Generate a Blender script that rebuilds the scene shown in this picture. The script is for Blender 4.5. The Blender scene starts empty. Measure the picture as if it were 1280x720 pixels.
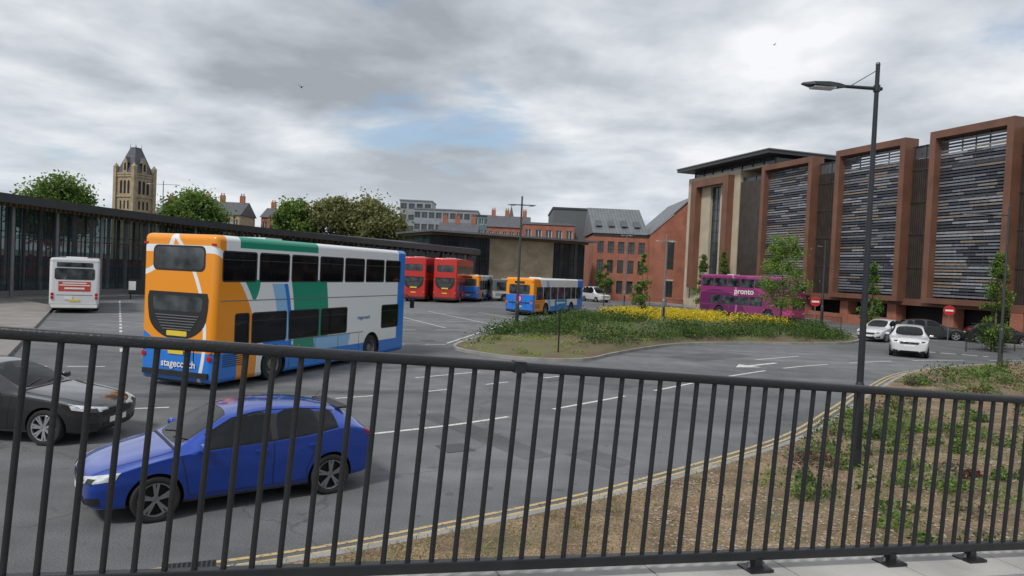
import bpy, bmesh, math, random
from mathutils import Vector, Matrix
from mathutils.bvhtree import BVHTree
R=math.radians
random.seed(7)
scene=bpy.context.scene
scene.view_settings.view_transform='Standard'
scene.view_settings.look='None'
scene.view_settings.exposure=0
COL=scene.collection

# ---------------------------------------------------------------- materials
def newmat(name):
    m=bpy.data.materials.new(name); m.use_nodes=True
    nt=m.node_tree; b=nt.nodes['Principled BSDF']
    return m,nt,b
def mat(name,col,rough=.6,metal=0,var=.25,scale=3,bump=0,bscale=40,coat=0,col2=None,detail=6,spec=None,alpha=None):
    m,nt,b=newmat(name)
    b.inputs['Roughness'].default_value=rough; b.inputs['Metallic'].default_value=metal
    b.inputs['Coat Weight'].default_value=coat
    if coat: b.inputs['Coat Roughness'].default_value=.05
    if spec is not None: b.inputs['Specular IOR Level'].default_value=spec
    tc=nt.nodes.new('ShaderNodeTexCoord')
    n=nt.nodes.new('ShaderNodeTexNoise'); n.inputs['Scale'].default_value=scale; n.inputs['Detail'].default_value=detail
    nt.links.new(tc.outputs['Object'],n.inputs['Vector'])
    r=nt.nodes.new('ShaderNodeValToRGB')
    c2=col2 if col2 else tuple(c*(1-var) for c in col)
    r.color_ramp.elements[0].position=.35; r.color_ramp.elements[1].position=.65
    r.color_ramp.elements[0].color=(*c2,1); r.color_ramp.elements[1].color=(*col,1)
    nt.links.new(n.outputs['Fac'],r.inputs['Fac']); nt.links.new(r.outputs['Color'],b.inputs['Base Color'])
    if bump:
        n2=nt.nodes.new('ShaderNodeTexNoise'); n2.inputs['Scale'].default_value=bscale; n2.inputs['Detail'].default_value=4
        nt.links.new(tc.outputs['Object'],n2.inputs['Vector'])
        bp=nt.nodes.new('ShaderNodeBump'); bp.inputs['Strength'].default_value=bump; bp.inputs['Distance'].default_value=.02
        nt.links.new(n2.outputs['Fac'],bp.inputs['Height']); nt.links.new(bp.outputs['Normal'],b.inputs['Normal'])
    return m
def clearglass(name,tint,mixf,base=(.03,.045,.05)):
    m,nt,bs=newmat(name); N=nt.nodes; L=nt.links
    bs.inputs['Base Color'].default_value=(*base,1); bs.inputs['Roughness'].default_value=.04; bs.inputs['Specular IOR Level'].default_value=.6
    tr=N.new('ShaderNodeBsdfTransparent'); tr.inputs[0].default_value=(*tint,1); mx=N.new('ShaderNodeMixShader')
    n=N.new('ShaderNodeTexNoise'); n.inputs['Scale'].default_value=.8; tc=N.new('ShaderNodeTexCoord'); L.new(tc.outputs['Object'],n.inputs['Vector'])
    mr=N.new('ShaderNodeMapRange'); mr.inputs[1].default_value=.3; mr.inputs[2].default_value=.7; mr.inputs[3].default_value=mixf-.06; mr.inputs[4].default_value=mixf+.06
    L.new(n.outputs['Fac'],mr.inputs[0]); L.new(mr.outputs[0],mx.inputs[0])
    L.new(bs.outputs[0],mx.inputs[1]); L.new(tr.outputs[0],mx.inputs[2]); L.new(mx.outputs[0],N['Material Output'].inputs[0]); return m
def leafmat(name,col):
    m,nt,b=newmat(name); b.inputs['Roughness'].default_value=.6
    b.inputs['Specular IOR Level'].default_value=.25
    tr=nt.nodes.new('ShaderNodeBsdfTranslucent'); mx=nt.nodes.new('ShaderNodeMixShader'); mx.inputs[0].default_value=.3
    b.inputs['Base Color'].default_value=(*col,1); tr.inputs['Color'].default_value=(col[0]*1.5,col[1]*1.5,col[2],1)
    out=nt.nodes['Material Output']
    nt.links.new(b.outputs[0],mx.inputs[1]); nt.links.new(tr.outputs[0],mx.inputs[2]); nt.links.new(mx.outputs[0],out.inputs[0])
    return m
def brickmat(name,c1,c2,mortar,sx=.225,sz=.075,rotwall=True):
    m,nt,b=newmat(name); b.inputs['Roughness'].default_value=.85
    tc=nt.nodes.new('ShaderNodeTexCoord'); sp=nt.nodes.new('ShaderNodeSeparateXYZ'); cb=nt.nodes.new('ShaderNodeCombineXYZ')
    ad=nt.nodes.new('ShaderNodeMath'); ad.operation='ADD'
    nt.links.new(tc.outputs['Object'],sp.inputs[0]); nt.links.new(sp.outputs[0],ad.inputs[0]); nt.links.new(sp.outputs[1],ad.inputs[1])
    nt.links.new(ad.outputs[0],cb.inputs[0]); nt.links.new(sp.outputs[2],cb.inputs[1])
    br=nt.nodes.new('ShaderNodeTexBrick'); br.inputs['Scale'].default_value=1
    br.inputs['Brick Width'].default_value=sx; br.inputs['Row Height'].default_value=sz; br.inputs['Mortar Size'].default_value=.008
    br.inputs['Color1'].default_value=(*c1,1); br.inputs['Color2'].default_value=(*c2,1); br.inputs['Mortar'].default_value=(*mortar,1)
    nt.links.new(cb.outputs[0],br.inputs['Vector'])
    n=nt.nodes.new('ShaderNodeTexNoise'); n.inputs['Scale'].default_value=.6; n.inputs['Detail'].default_value=6
    nt.links.new(tc.outputs['Object'],n.inputs['Vector'])
    mr=nt.nodes.new('ShaderNodeMapRange'); mr.inputs[1].default_value=.3; mr.inputs[2].default_value=.7; mr.inputs[3].default_value=.75; mr.inputs[4].default_value=1.15
    nt.links.new(n.outputs['Fac'],mr.inputs[0])
    mx=nt.nodes.new('ShaderNodeVectorMath'); mx.operation='SCALE'
    nt.links.new(br.outputs['Color'],mx.inputs[0]); nt.links.new(mr.outputs[0],mx.inputs['Scale'])
    nt.links.new(mx.outputs[0],b.inputs['Base Color'])
    return m
def livery(name,base,shapes,rough=.28):
    m,nt,b=newmat(name); b.inputs['Roughness'].default_value=rough; b.inputs['Coat Weight'].default_value=.35; b.inputs['Coat Roughness'].default_value=.08
    N=nt.nodes; Lk=nt.links
    tc=N.new('ShaderNodeTexCoord'); sp=N.new('ShaderNodeSeparateXYZ'); Lk.new(tc.outputs['Object'],sp.inputs[0])
    ax={'x':sp.outputs[0],'y':sp.outputs[1],'z':sp.outputs[2]}
    def M(op,a,bb):
        n=N.new('ShaderNodeMath'); n.operation=op
        for i,v in enumerate((a,bb)):
            if isinstance(v,(int,float)): n.inputs[i].default_value=v
            else: Lk.new(v,n.inputs[i])
        return n.outputs[0]
    def dist(h,c1,c2):
        a=M('SUBTRACT',ax[h],c1); c=M('SUBTRACT',ax['z'],c2)
        return M('SQRT',M('ADD',M('MULTIPLY',a,a),M('MULTIPLY',c,c)),0)
    cur=None
    nz=N.new('ShaderNodeTexNoise'); nz.inputs['Scale'].default_value=1.3; nz.inputs['Detail'].default_value=7; Lk.new(tc.outputs['Object'],nz.inputs['Vector'])
    rgb=N.new('ShaderNodeRGB'); rgb.outputs[0].default_value=(*base,1); cur=rgb.outputs[0]
    for col,conds in shapes:
        mask=None
        for c in conds:
            if c[0]=='in': k=M('LESS_THAN',dist(c[1],c[2],c[3]),c[4])
            elif c[0]=='out': k=M('GREATER_THAN',dist(c[1],c[2],c[3]),c[4])
            elif c[0]=='lt': k=M('LESS_THAN',ax[c[1]],c[2])
            elif c[0]=='gt': k=M('GREATER_THAN',ax[c[1]],c[2])
            elif c[0]=='lin': k=M('LESS_THAN',M('ADD',M('MULTIPLY',ax['y'],c[1]),M('MULTIPLY',ax['z'],c[2])),c[3])
            mask=k if mask is None else M('MULTIPLY',mask,k)
        mx=N.new('ShaderNodeMix'); mx.data_type='RGBA'
        Lk.new(mask,mx.inputs[0]); Lk.new(cur,mx.inputs[6]); mx.inputs[7].default_value=(*col,1); cur=mx.outputs[2]
    mr=N.new('ShaderNodeMapRange'); mr.inputs[1].default_value=.2; mr.inputs[2].default_value=1.3; mr.inputs[3].default_value=.4; mr.inputs[4].default_value=0
    Lk.new(ax['z'],mr.inputs[0])
    k=M('MULTIPLY',mr.outputs[0],nz.outputs['Fac'])
    mx=N.new('ShaderNodeMix'); mx.data_type='RGBA'; Lk.new(k,mx.inputs[0]); Lk.new(cur,mx.inputs[6]); mx.inputs[7].default_value=(.12,.11,.1,1)
    Lk.new(mx.outputs[2],b.inputs['Base Color'])
    return m

M_black=mat('black_paint',(.018,.019,.022),.38,0,.3,6,.15,60)
M_darkgrey=mat('dark_grey_metal',(.06,.065,.07),.45,.2,.2)
M_rubber=mat('rubber',(.022,.022,.022),.8,0,.3)
M_glass=clearglass('car_glass',(.62,.70,.70),.42,(.012,.015,.018))
M_clearbus=clearglass('bus_window_glass',(.72,.79,.80),.56,(.012,.015,.018))
M_busglass=mat('bus_glass',(.085,.10,.11),.05,0,.7,1.5,col2=(.008,.009,.011),spec=.6)  # pale noise patches painted in as daylight seen through the windows
M_bglass=mat('building_glass',(.05,.068,.075),.07,0,.6,.35,spec=.7)
M_silver=mat('alloy',(.55,.56,.58),.3,.8,.15)
M_chrome=mat('chrome',(.7,.7,.72),.12,1,.05)
M_white=mat('white_paint',(.78,.79,.8),.35,0,.06,2,coat=.4)
M_red=mat('red_lens',(.45,.01,.01),.2,0,.2)
M_orange=mat('amber_lens',(.7,.2,.02),.25,0,.1)
M_lens=mat('clear_lens',(.62,.66,.7),.08,0,.3,12,spec=.8)
M_plateY=mat('plate_yellow',(.75,.55,.05),.5,0,.05)
M_plateW=mat('plate_white',(.75,.75,.72),.5,0,.05)
M_conc=mat('concrete',(.46,.45,.43),.85,0,.3,1.5,.3,30)
M_kerb=mat('kerb_stone',(.33,.32,.30),.85,0,.3,1.2,.3,25)
M_steelgrey=mat('grey_column',(.22,.23,.24),.45,.4,.15)
M_dark=mat('void_dark',(.012,.012,.013),.8,0,.3)
M_trim=mat('black_plastic',(.02,.02,.022),.5,0,.2)
M_intr=mat('bus_interior_panel',(.16,.165,.17),.6,0,.2,2)
M_seat=mat('seat_moquette',(.16,.03,.03),.9,0,.5,9,col2=(.03,.03,.10))
M_seatd=mat('seat_dark_fabric',(.03,.03,.034),.9,0,.3,9)
M_hrail=mat('grab_rail_yellow',(.6,.35,.03),.4)

# ---------------------------------------------------------------- mesh builder
class MB:
    def __init__(s): s.v=[];s.f=[];s.m=[]
    def add(s,vs,fs,mi=0):
        o=len(s.v); s.v+= [tuple(v) for v in vs]
        for f in fs: s.f.append([i+o for i in f]); s.m.append(mi)
    def box(s,cx,cy,cz,sx,sy,sz,mi=0,rz=0):
        c,sn=math.cos(rz),math.sin(rz); vs=[]
        for dz in(-.5,.5):
            for dx,dy in((-.5,-.5),(.5,-.5),(.5,.5),(-.5,.5)):
                x=dx*sx;y=dy*sy
                vs.append((cx+x*c-y*sn,cy+x*sn+y*c,cz+dz*sz))
        s.add(vs,[(3,2,1,0),(4,5,6,7),(0,1,5,4),(1,2,6,5),(2,3,7,6),(3,0,4,7)],mi)
    def bb(s,x0,x1,y0,y1,z0,z1,mi=0): s.box((x0+x1)/2,(y0+y1)/2,(z0+z1)/2,abs(x1-x0),abs(y1-y0),abs(z1-z0),mi)
    def beam(s,p0,p1,w,h,mi=0,up=Vector((0,0,1))):
        p0=Vector(p0);p1=Vector(p1);d=(p1-p0).normalized()
        a=d.cross(up)
        if a.length<1e-4: a=d.cross(Vector((0,1,0)))
        a.normalize(); b=a.cross(d).normalized()
        vs=[]
        for p in(p0,p1):
            for i,j in((-.5,-.5),(.5,-.5),(.5,.5),(-.5,.5)): vs.append(p+a*w*i+b*h*j)
        s.add(vs,[(3,2,1,0),(4,5,6,7),(0,1,5,4),(1,2,6,5),(2,3,7,6),(3,0,4,7)],mi)
    def cyl(s,p0,p1,r0,r1=None,n=12,mi=0,caps=True):
        if r1 is None:r1=r0
        p0=Vector(p0);p1=Vector(p1);d=(p1-p0).normalized()
        a=d.orthogonal().normalized();b=d.cross(a)
        vs=[]
        for p,r in((p0,r0),(p1,r1)):
            for i in range(n):
                t=2*math.pi*i/n; vs.append(p+a*math.cos(t)*r+b*math.sin(t)*r)
        fs=[(i,(i+1)%n,n+(i+1)%n,n+i) for i in range(n)]
        if caps: fs+=[tuple(range(n-1,-1,-1)),tuple(range(n,2*n))]
        s.add(vs,fs,mi)
    def poly(s,pts,mi=0): s.add(pts,[tuple(range(len(pts)))],mi)
    def extr(s,pts,z0,z1,mi=0):
        n=len(pts); vs=[(p[0],p[1],z0) for p in pts]+[(p[0],p[1],z1) for p in pts]
        s.add(vs,[tuple(range(n-1,-1,-1)),tuple(range(n,2*n))]+[(i,(i+1)%n,n+(i+1)%n,n+i) for i in range(n)],mi)
    def rpts(s,a0,a1,b0,b1,r):
        pts=[]
        for cx,cy,st in((a1-r,b1-r,0),(a0+r,b1-r,90),(a0+r,b0+r,180),(a1-r,b0+r,270)):
            for k in range(5):
                t=R(st+k*22.5); pts.append((cx+r*math.cos(t),cy+r*math.sin(t)))
        return pts
    def rrect(s,axis,pos,a0,a1,b0,b1,r,th,mi=0):
        s.prism(axis,pos,s.rpts(a0,a1,b0,b1,r),th,mi)
    def rring(s,x,a0,a1,b0,b1,r,w,mi=0):
        o=s.rpts(a0-w,a1+w,b0-w,b1+w,r+w); i=s.rpts(a0+.01,a1-.01,b0+.01,b1-.01,r); n=len(o)
        s.add([(x,p,q) for p,q in o]+[(x,p,q) for p,q in i],[(k,(k+1)%n,n+(k+1)%n,n+k) for k in range(n)],mi)
    def prism(s,axis,pos,pts,th,mi=0):
        n=len(pts)
        if axis=='x': vs=[(pos,a,b) for a,b in pts]+[(pos+th,a,b) for a,b in pts]
        else: vs=[(a,pos,b) for a,b in pts]+[(a,pos+th,b) for a,b in pts]
        s.add(vs,[tuple(range(n-1,-1,-1)),tuple(range(n,2*n))]+[(i,(i+1)%n,n+(i+1)%n,n+i) for i in range(n)],mi)
    def lathe(s,prof,c,axis='y',n=28,mi=0,mis=None):
        o=len(s.v)
        for r,w in prof:
            for i in range(n):
                t=2*math.pi*i/n
                if axis=='y': s.v.append((c[0]+r*math.cos(t),c[1]+w,c[2]+r*math.sin(t)))
                elif axis=='x': s.v.append((c[0]+w,c[1]+r*math.cos(t),c[2]+r*math.sin(t)))
                else: s.v.append((c[0]+r*math.cos(t),c[1]+r*math.sin(t),c[2]+w))
        for j in range(len(prof)-1):
            for i in range(n):
                s.f.append([o+j*n+i,o+j*n+(i+1)%n,o+(j+1)*n+(i+1)%n,o+(j+1)*n+i]); s.m.append(mis[j] if mis else mi)
    def facade(s,x0,x1,z0,z1,y,ops,depth=.15,mw=0,mg=1,mf=2,fw=.06,mull=(1,1)):
        xs=sorted({x0,x1}|{o[0] for o in ops}|{o[1] for o in ops}); zs=sorted({z0,z1}|{o[2] for o in ops}|{o[3] for o in ops})
        for i in range(len(xs)-1):
            for j in range(len(zs)-1):
                mx=(xs[i]+xs[i+1])/2;mz=(zs[j]+zs[j+1])/2
                if any(o[0]<mx<o[1] and o[2]<mz<o[3] for o in ops): continue
                s.poly([(xs[i],y,zs[j]),(xs[i+1],y,zs[j]),(xs[i+1],y,zs[j+1]),(xs[i],y,zs[j+1])],mw)
        for o in ops:
            a,b,c,d=o[:4]; g=y+depth
            s.poly([(a,y,c),(a,g,c),(b,g,c),(b,y,c)],mw); s.poly([(a,y,d),(b,y,d),(b,g,d),(a,g,d)],mw)
            s.poly([(a,y,c),(a,y,d),(a,g,d),(a,g,c)],mw); s.poly([(b,y,c),(b,g,c),(b,g,d),(b,y,d)],mw)
            s.poly([(a,g,c),(b,g,c),(b,g,d),(a,g,d)],mg)
            if fw:
                for k in range(mull[0]+1):
                    xx=a+fw/2+(b-a-fw)*k/mull[0]; s.box(xx,g-.03,(c+d)/2,fw,.05,d-c-.004,mf)
                for k in range(mull[1]+1):
                    zz=c+fw/2+(d-c-fw)*k/mull[1]; s.box((a+b)/2,g-.032,zz,b-a-.006,.04,fw,mf)
    def build(s,name,mats,parent=None,smooth=False,bevel=0,seg=2,auto=False):
        me=bpy.data.meshes.new(name); me.from_pydata(s.v,[],s.f)
        for m in mats: me.materials.append(m)
        me.polygons.foreach_set('material_index',s.m)
        if bevel:
            bm=bmesh.new(); bm.from_mesh(me); bmesh.ops.bevel(bm,geom=list(bm.edges),offset=bevel,segments=seg,profile=.5,affect='EDGES'); bm.to_mesh(me); bm.free()
        bm=bmesh.new(); bm.from_mesh(me); 
        if smooth or bevel: bmesh.ops.recalc_face_normals(bm,faces=bm.faces)
        bm.to_mesh(me); bm.free()
        if smooth or (bevel and auto): me.polygons.foreach_set('use_smooth',[True]*len(me.polygons))
        me.update()
        ob=bpy.data.objects.new(name,me); COL.objects.link(ob)
        if parent: ob.parent=parent
        return ob
def grp(name,loc=(0,0,0),rz=0):
    e=bpy.data.objects.new(name,None); e.empty_display_size=.2; COL.objects.link(e); e.location=loc; e.rotation_euler=(0,0,rz); return e
def text(body,size,m,parent,loc,rot,name='lettering',bold=0.0):
    cu=bpy.data.curves.new(name,'FONT'); cu.body=body; cu.size=size; cu.extrude=.003; cu.offset=bold; cu.align_x='CENTER'
    ob=bpy.data.objects.new(name,cu); COL.objects.link(ob); ob.parent=parent; ob.location=loc; ob.rotation_euler=rot; cu.materials.append(m); return ob
def boolcut(ob,cuts,mats):
    for cm in cuts:
        c=cm.build('cutter',mats,ob.parent)
        bm=bmesh.new(); bm.from_mesh(c.data); bmesh.ops.recalc_face_normals(bm,faces=bm.faces); bm.to_mesh(c.data); bm.free()
        md=ob.modifiers.new('b','BOOLEAN'); md.operation='DIFFERENCE'; md.object=c; md.solver='EXACT'
        try: md.material_mode='TRANSFER'
        except Exception: pass
        dg=bpy.context.evaluated_depsgraph_get(); dg.update()
        me=bpy.data.meshes.new_from_object(ob.evaluated_get(dg)); ob.modifiers.clear(); ob.data=me
        bpy.data.objects.remove(c)

# ---------------------------------------------------------------- wheels
def wheel(mb,c,r,w,side,rimr=.68,style='car',ns=5,phase=0):
    s=side; k=w/2
    prof=[(r*rimr,-k*.9*s),(r*.93,-k*s),(r,-k*.7*s),(r,k*.7*s),(r*.95,k*.98*s),(r*.85,k*1.0*s),(r*rimr*1.04,k*.92*s),(r*rimr,k*.9*s)]
    mb.lathe(prof,c,'y',32,0)
    mb.lathe([(r*rimr*1.0,k*.9*s),(r*rimr*.93,k*.86*s),(r*rimr*.91,k*.45*s)],c,'y',32,0,[1,1])
    mb.lathe([(r*rimr*.95,k*.3*s),(0.001,k*.3*s)],c,'y',32,2)
    for i in range(ns):
        t=2*math.pi*i/ns+phase
        for dt in(-.13,.13):
            p0=Vector(c)+Vector((math.cos(t)*r*.1,k*.72*s,math.sin(t)*r*.1)); p1=Vector(c)+Vector((math.cos(t+dt)*r*rimr*.97,k*.8*s,math.sin(t+dt)*r*rimr*.97))
            mb.beam(p0,p1,.035,.045,1,up=Vector((0,1,0)))
    mb.lathe([(r*.16,k*.4*s),(r*.16,k*.82*s),(.001,k*.85*s)],c,'y',16,1)

# ---------------------------------------------------------------- bus
def bus(name,loc,az,L,W,H,liv,double,upz=(3.05,3.85),loz=(1.25,2.08),upw=None,low=None,wheels=(2.4,8.1),rear='stage',wheel_r=.48,hollow=False,zb=.27):
    g=grp(name,loc,R(-az)); h=W/2
    b=MB(); b.bb(-h,h,0,L,zb,H); body=b.build('body',[liv,M_dark],g,bevel=.16,seg=5,auto=True)
    cuts=[]
    for wy in wheels:
        for sx in(-1,1):
            c=MB(); c.cyl((sx*(h-.42),wy,wheel_r+.02),(sx*(h+.1),wy,wheel_r+.02),wheel_r+.1,None,32,0); cuts.append(c)
    boolcut(body,cuts,[M_dark])
    if hollow:
        c=MB(); c.bb(-h+.07,h-.07,.22,L-.22,2.55,H-.1); c2=MB(); c2.bb(-h+.07,h-.07,.65,L-.22,1.17,2.38)
        c3=MB()
        for a0,a1 in upw: c3.rrect('x',-h-.1,a0,a1,upz[0],upz[1],.07,W+.2,0)
        for a0,a1 in low: c3.rrect('x',-h-.1,a0,a1,loz[0],loz[1],.07,W+.2,0)
        boolcut(body,[c,c2,c3],[M_intr])
        it=MB(); y=.9
        while y<L-1.2:
            for sx in(-1,1):
                for k in(.28,.74):
                    x=sx*(h-.1-k+.02)
                    it.box(x,y,2.98,.42,.1,.72,0); it.box(x,y+.22,2.72,.42,.42,.12,0)
                    if y<L-3.4: it.box(x,y,1.62,.42,.1,.72,0)
                it.cyl((sx*(h-1.02),y,2.56),(sx*(h-1.02),y,H-.12),.017,None,6,1)
            y+=.78
        it.build('seats_and_rails',[M_seat,M_hrail],g)
    for p in body.data.polygons:
        n=p.normal; mx=max(abs(n.x),abs(n.y),abs(n.z)); p.use_smooth=(mx<.995 and len(p.vertices)<=6)
    w=MB()
    for wy in wheels:
        for sx in(-1,1):
            k=.14; c=(sx*(h-.17),wy,wheel_r); r=wheel_r
            w.lathe([(r*.6,-k*sx),(r*.95,-k*sx),(r,-k*.6*sx),(r,k*.7*sx),(r*.94,k*sx),(r*.65,k*.95*sx),(r*.6,k*.8*sx)],c,'x',32,0)
            w.lathe([(r*.62,k*.93*sx),(r*.56,k*.8*sx),(r*.48,-k*.1*sx),(r*.3,-k*.1*sx),(r*.27,k*.5*sx),(.001,k*.6*sx)],c,'x',28,1)
            for i in range(10):
                t=2*math.pi*i/10; p=Vector(c)+Vector((-k*.1*sx,math.cos(t)*r*.4,math.sin(t)*r*.4)); w.cyl(p,p+Vector((.03*sx,0,0)),.03,.025,8,2)
    w.build('wheels',[M_rubber,M_steelgrey,M_dark],g,smooth=False)
    gl=MB(); fr=MB(); gc=MB()
    def win(a0,a1,z0,z1,both=True,toplight=True):
        for sx in((1,-1) if both else (1,)):
            x=sx*(h-.001)
            if hollow:
                gc.prism('x',sx*(h-.02),gc.rpts(a0-.005,a1+.005,z0-.005,z1+.005,.07),.003,0)
                fr.rring(sx*(h+.004),a0,a1,z0,z1,.06,.03,0)
                if toplight: fr.bb(sx*(h-.017),sx*(h+.008),a0+.02,a1-.02,z1-.23,z1-.20,0)
            else:
                gl.rrect('x',x if sx>0 else x-.008,a0,a1,z0,z1,.07,.008,0)
                fr.rrect('x',x if sx>0 else x-.004,a0-.035,a1+.035,z0-.035,z1+.035,.09,.004,0)
                if toplight: fr.bb(x-.002*sx,x+.014*sx,a0+.04,a1-.04,z1-.23,z1-.205,0)
    if double:
        for a0,a1 in upw: win(a0,a1,upz[0],upz[1])
    for a0,a1 in low: win(a0,a1,loz[0],loz[1])
    gl.rrect('y',L-.002,-h+.2,h-.2,1.1,2.3,.12,.01,0)
    if double: gl.rrect('y',L-.002,-h+.22,h-.22,upz[0]-.15,upz[1],.12,.01,0)
    else: gl.rrect('y',L-.002,-h+.3,h-.3,2.4,2.75,.06,.008,0)
    d=MB()
    if rear in('stage','red'):
        if double:
            gl.rrect('y',-.009,-.85,.85,3.25,3.85,.13,.01,0); fr.rrect('y',-.005,-.9,.9,3.2,3.9,.16,.006,0)
            pts=[(-1.0,2.62),(1.0,2.62),(1.05,2.45),(1.03,2.15)]+[(1.0*math.cos(R(t)),2.0+.68*math.sin(R(t))) for t in range(-12,-170,-12)]+[(-1.03,2.15),(-1.05,2.45)]
            fr.prism('y',-.009,pts,.01,0)
            gl.rrect('y',-.013,-.85,.85,2.1,2.52,.12,.01,0)
            for i in range(6): d.box(0,-.02,1.98-i*.075,1.5-.1*i,.025,.02,6)
            d.rrect('y',-.016,-.35,.35,1.42,1.56,.03,.014,3)
        else:
            gl.rrect('y',-.009,-.95,.95,1.75,2.55,.13,.01,0); 
            gl.rrect('y',-.011,-.45,.45,2.62,2.82,.04,.01,0)
            d.rrect('y',-.012,-.95,.95,1.0,1.1,.02,.01,1)
        for sx in(-1,1):
            for i,zc in enumerate((1.32,1.12,.92)): d.lathe([(.075,.02),(.075,-.025),(.001,-.03)],(sx*(h-.14),0,zc-.05),'y',16,[2,4,2][i])
            d.box(sx*(h-.1),-.006,3.95 if double else 2.8,.14,.02,.06,2)
        d.box(0,-.02,.98 if double else .75,.52,.02,.11,3)
        d.box(0,-.03,.40,W-.3,.08,.14,1)
        d.box(0,-.015,1.25 if double else .9,1.2,.012,.014,1); d.box(-.6,-.012,.95,.014,.012,.6,1); d.box(.6,-.012,.95,.014,.012,.6,1)
    for sx in(-1,1):
        d.rrect('y',L-.002,sx*(h-.35)-.17,sx*(h-.35)+.17,.62,.82,.06,.02,5)
        d.beam((sx*(h-.05),L-.1,2.35 if not double else 2.5),(sx*(h+.22),L+.12,2.3),.03,.03,1); d.box(sx*(h+.24),L+.14,2.08,.16,.08,.36,1)
    for sx in(-1,1):
        x=sx*(h+.001)
        for yy in [wheels[0]+.75+i*1.35 for i in range(int((wheels[1]-wheels[0]-1.2)/1.35)+1)]: d.bb(x-.003,x+.003,yy-.008,yy+.008,.32,1.1,1)
        d.bb(x-.003,x+.006,.2,wheels[0]-.62,1.12,1.145,6); d.bb(x-.003,x+.006,wheels[0]+.62,wheels[1]-.62,1.12,1.145,6)
        if double: d.bb(x-.003,x+.007,.2,L-.2,2.42,2.445,6)
        d.box(sx*(h+.002),wheels[0]+1.2,.95,.02,.1,.05,4)
        for i in range(6): d.bb(x-.003,x+.004,.35,1.3,.62+i*.06,.645+i*.06,1)
    d.box(0,L*.3,H+.03,1.1,.8,.08,0)
    d.bb(-h+.45,h-.45,.2,L-.2,zb-.06,zb,1)
    gl.build('glazing',[M_busglass],g); fr.build('window_frames',[M_trim],g)
    if gc.v: gc.build('window_glass',[M_clearbus],g)
    d.build('fittings',[M_white,M_trim,M_red,M_plateY,M_orange,M_lens,M_steelgrey],g)
    return g
WH=(.78,.8,.82); ORA=(.82,.29,.012); GRN=(.005,.27,.17); BLU=(.01,.19,.68); LBL=(.27,.52,.8); DBL=(.01,.07,.3)
stage2=livery('livery_double',WH,[
  (GRN,[('gt','z',3.9),('gt','y',.9),('lt','y',4.6)]),
  (GRN,[('in','y',-2.0,1.5,7.3),('out','y',-2,1.5,5.45),('lt','z',3.02)]),
  (GRN,[('in','y',.9,3.0,.9),('lt','z',3.02),('gt','z',2.45)]),
  (LBL,[('in','y',-2.0,1.3,5.2),('out','y',-2.3,1.0,5.0),('lt','z',2.9)]),
  (LBL,[('in','y',5.6,1.2,1.1),('lt','z',1.15)]),
  (BLU,[('in','y',-2.0,1.2,5.35),('out','y',-2.02,1.2,5.2),('lt','z',2.9)]),
  (BLU,[('lin',-.0,1.0,.72),('gt','y',2.2)]),
  (BLU,[('in','y',2.2,-1.2,2.5),('gt','y',2.0)]),
  (BLU,[('gt','y',10.1)]),
  (ORA,[('in','y',-1.6,.8,3.5)]),
  (ORA,[('lt','y',.35)]),
  (WH,[('in','y',-1.6,.8,3.5),('out','y',-1.6,.8,3.32)]),
  (BLU,[('lt','z',1.0),('lt','y',.9)]),
  (BLU,[('in','x',-2.2,-.6,2.35),('lt','y',.5)]),
  (WH,[('in','x',-3.1,1.4,4.1),('out','x',-3.1,1.4,3.99),('lt','y',.3)]),
  (WH,[('in','x',-1.6,4.5,1.5),('out','x',-1.6,4.5,1.36),('lt','y',.3)]),
])
LH=10.8
g=bus('double_decker_bus',(-7.90-.948*1.27,19.0+.319*1.27,-.0),19.2,LH,2.54,4.22,stage2,True,upz=(2.98,3.78),loz=(1.2,2.05),
  upw=[(.25,1.6),(1.75,3.1),(3.25,4.6),(4.75,6.1),(6.25,7.5),(7.65,8.95),(9.1,10.25)],
  low=[(.8,1.35),(1.5,3.05),(3.2,4.75),(4.9,6.45),(8.9,10.2)],wheels=(2.5,8.2),hollow=True,zb=.17)
text('stagecoach',.27,M_plateW,g,(.1,-.03,.58),(R(90),0,0),bold=.004)
text('stagecoach',.2,mat('blue_lettering',(.01,.1,.4)),g,(1.275,7.6,1.6),(R(90),0,R(90)))
stage1=livery('livery_single',WH,[
  (BLU,[('lin',0,1,.75),('gt','y',1.4)]),
  (LBL,[('in','y',-1.0,1.0,4.4),('out','y',-1.6,1.0,4.4),('lt','z',2.9)]),
  (ORA,[('in','y',-.6,1.6,2.4)]),(WH,[('in','y',-.6,1.6,2.4),('out','y',-.6,1.6,2.25)]),
  (ORA,[('in','y',.5,-.4,2.4),('gt','y',.25)]),
  (BLU,[('lt','z',1.72),('lt','y',.3)]),
  (ORA,[('in','x',.2,4.4,2.75),('lt','y',.3),('gt','z',1.72)]),
  (BLU,[('gt','y',9.4)]),
])
g=bus('single_decker_bus',(1.75-.9*1.25,58+.44*1.25,0),27.5,10.8,2.6,3.1,stage1,False,loz=(1.35,2.35),
  low=[(.6,1.8),(1.95,3.3),(3.45,4.8),(4.95,6.3),(6.45,7.8),(7.95,8.9),(9.05,10.2)],wheels=(2.5,8.0))
sg=MB(); sg.rrect('x',1.31,4.3,6.9,.75,1.3,.05,.01,0); sg.build('advert_panel',[mat('cyan_panel',(.02,.3,.6))],g)
ar=MB(); ar.prism('x',1.322,[(4.6,1.0),(5.0,1.2),(5.0,1.07),(6.5,1.07),(6.5,.95),(5.0,.95),(5.0,.82)],.005,0); ar.build('advert_arrow',[M_plateW],g)
sg=MB(); sg.cyl((-.05,-.012,1.38),(-.05,-.022,1.38),.34,None,24,0); sg.build('number_disc',[mat('magenta_disc',(.45,.03,.3))],g)
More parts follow.
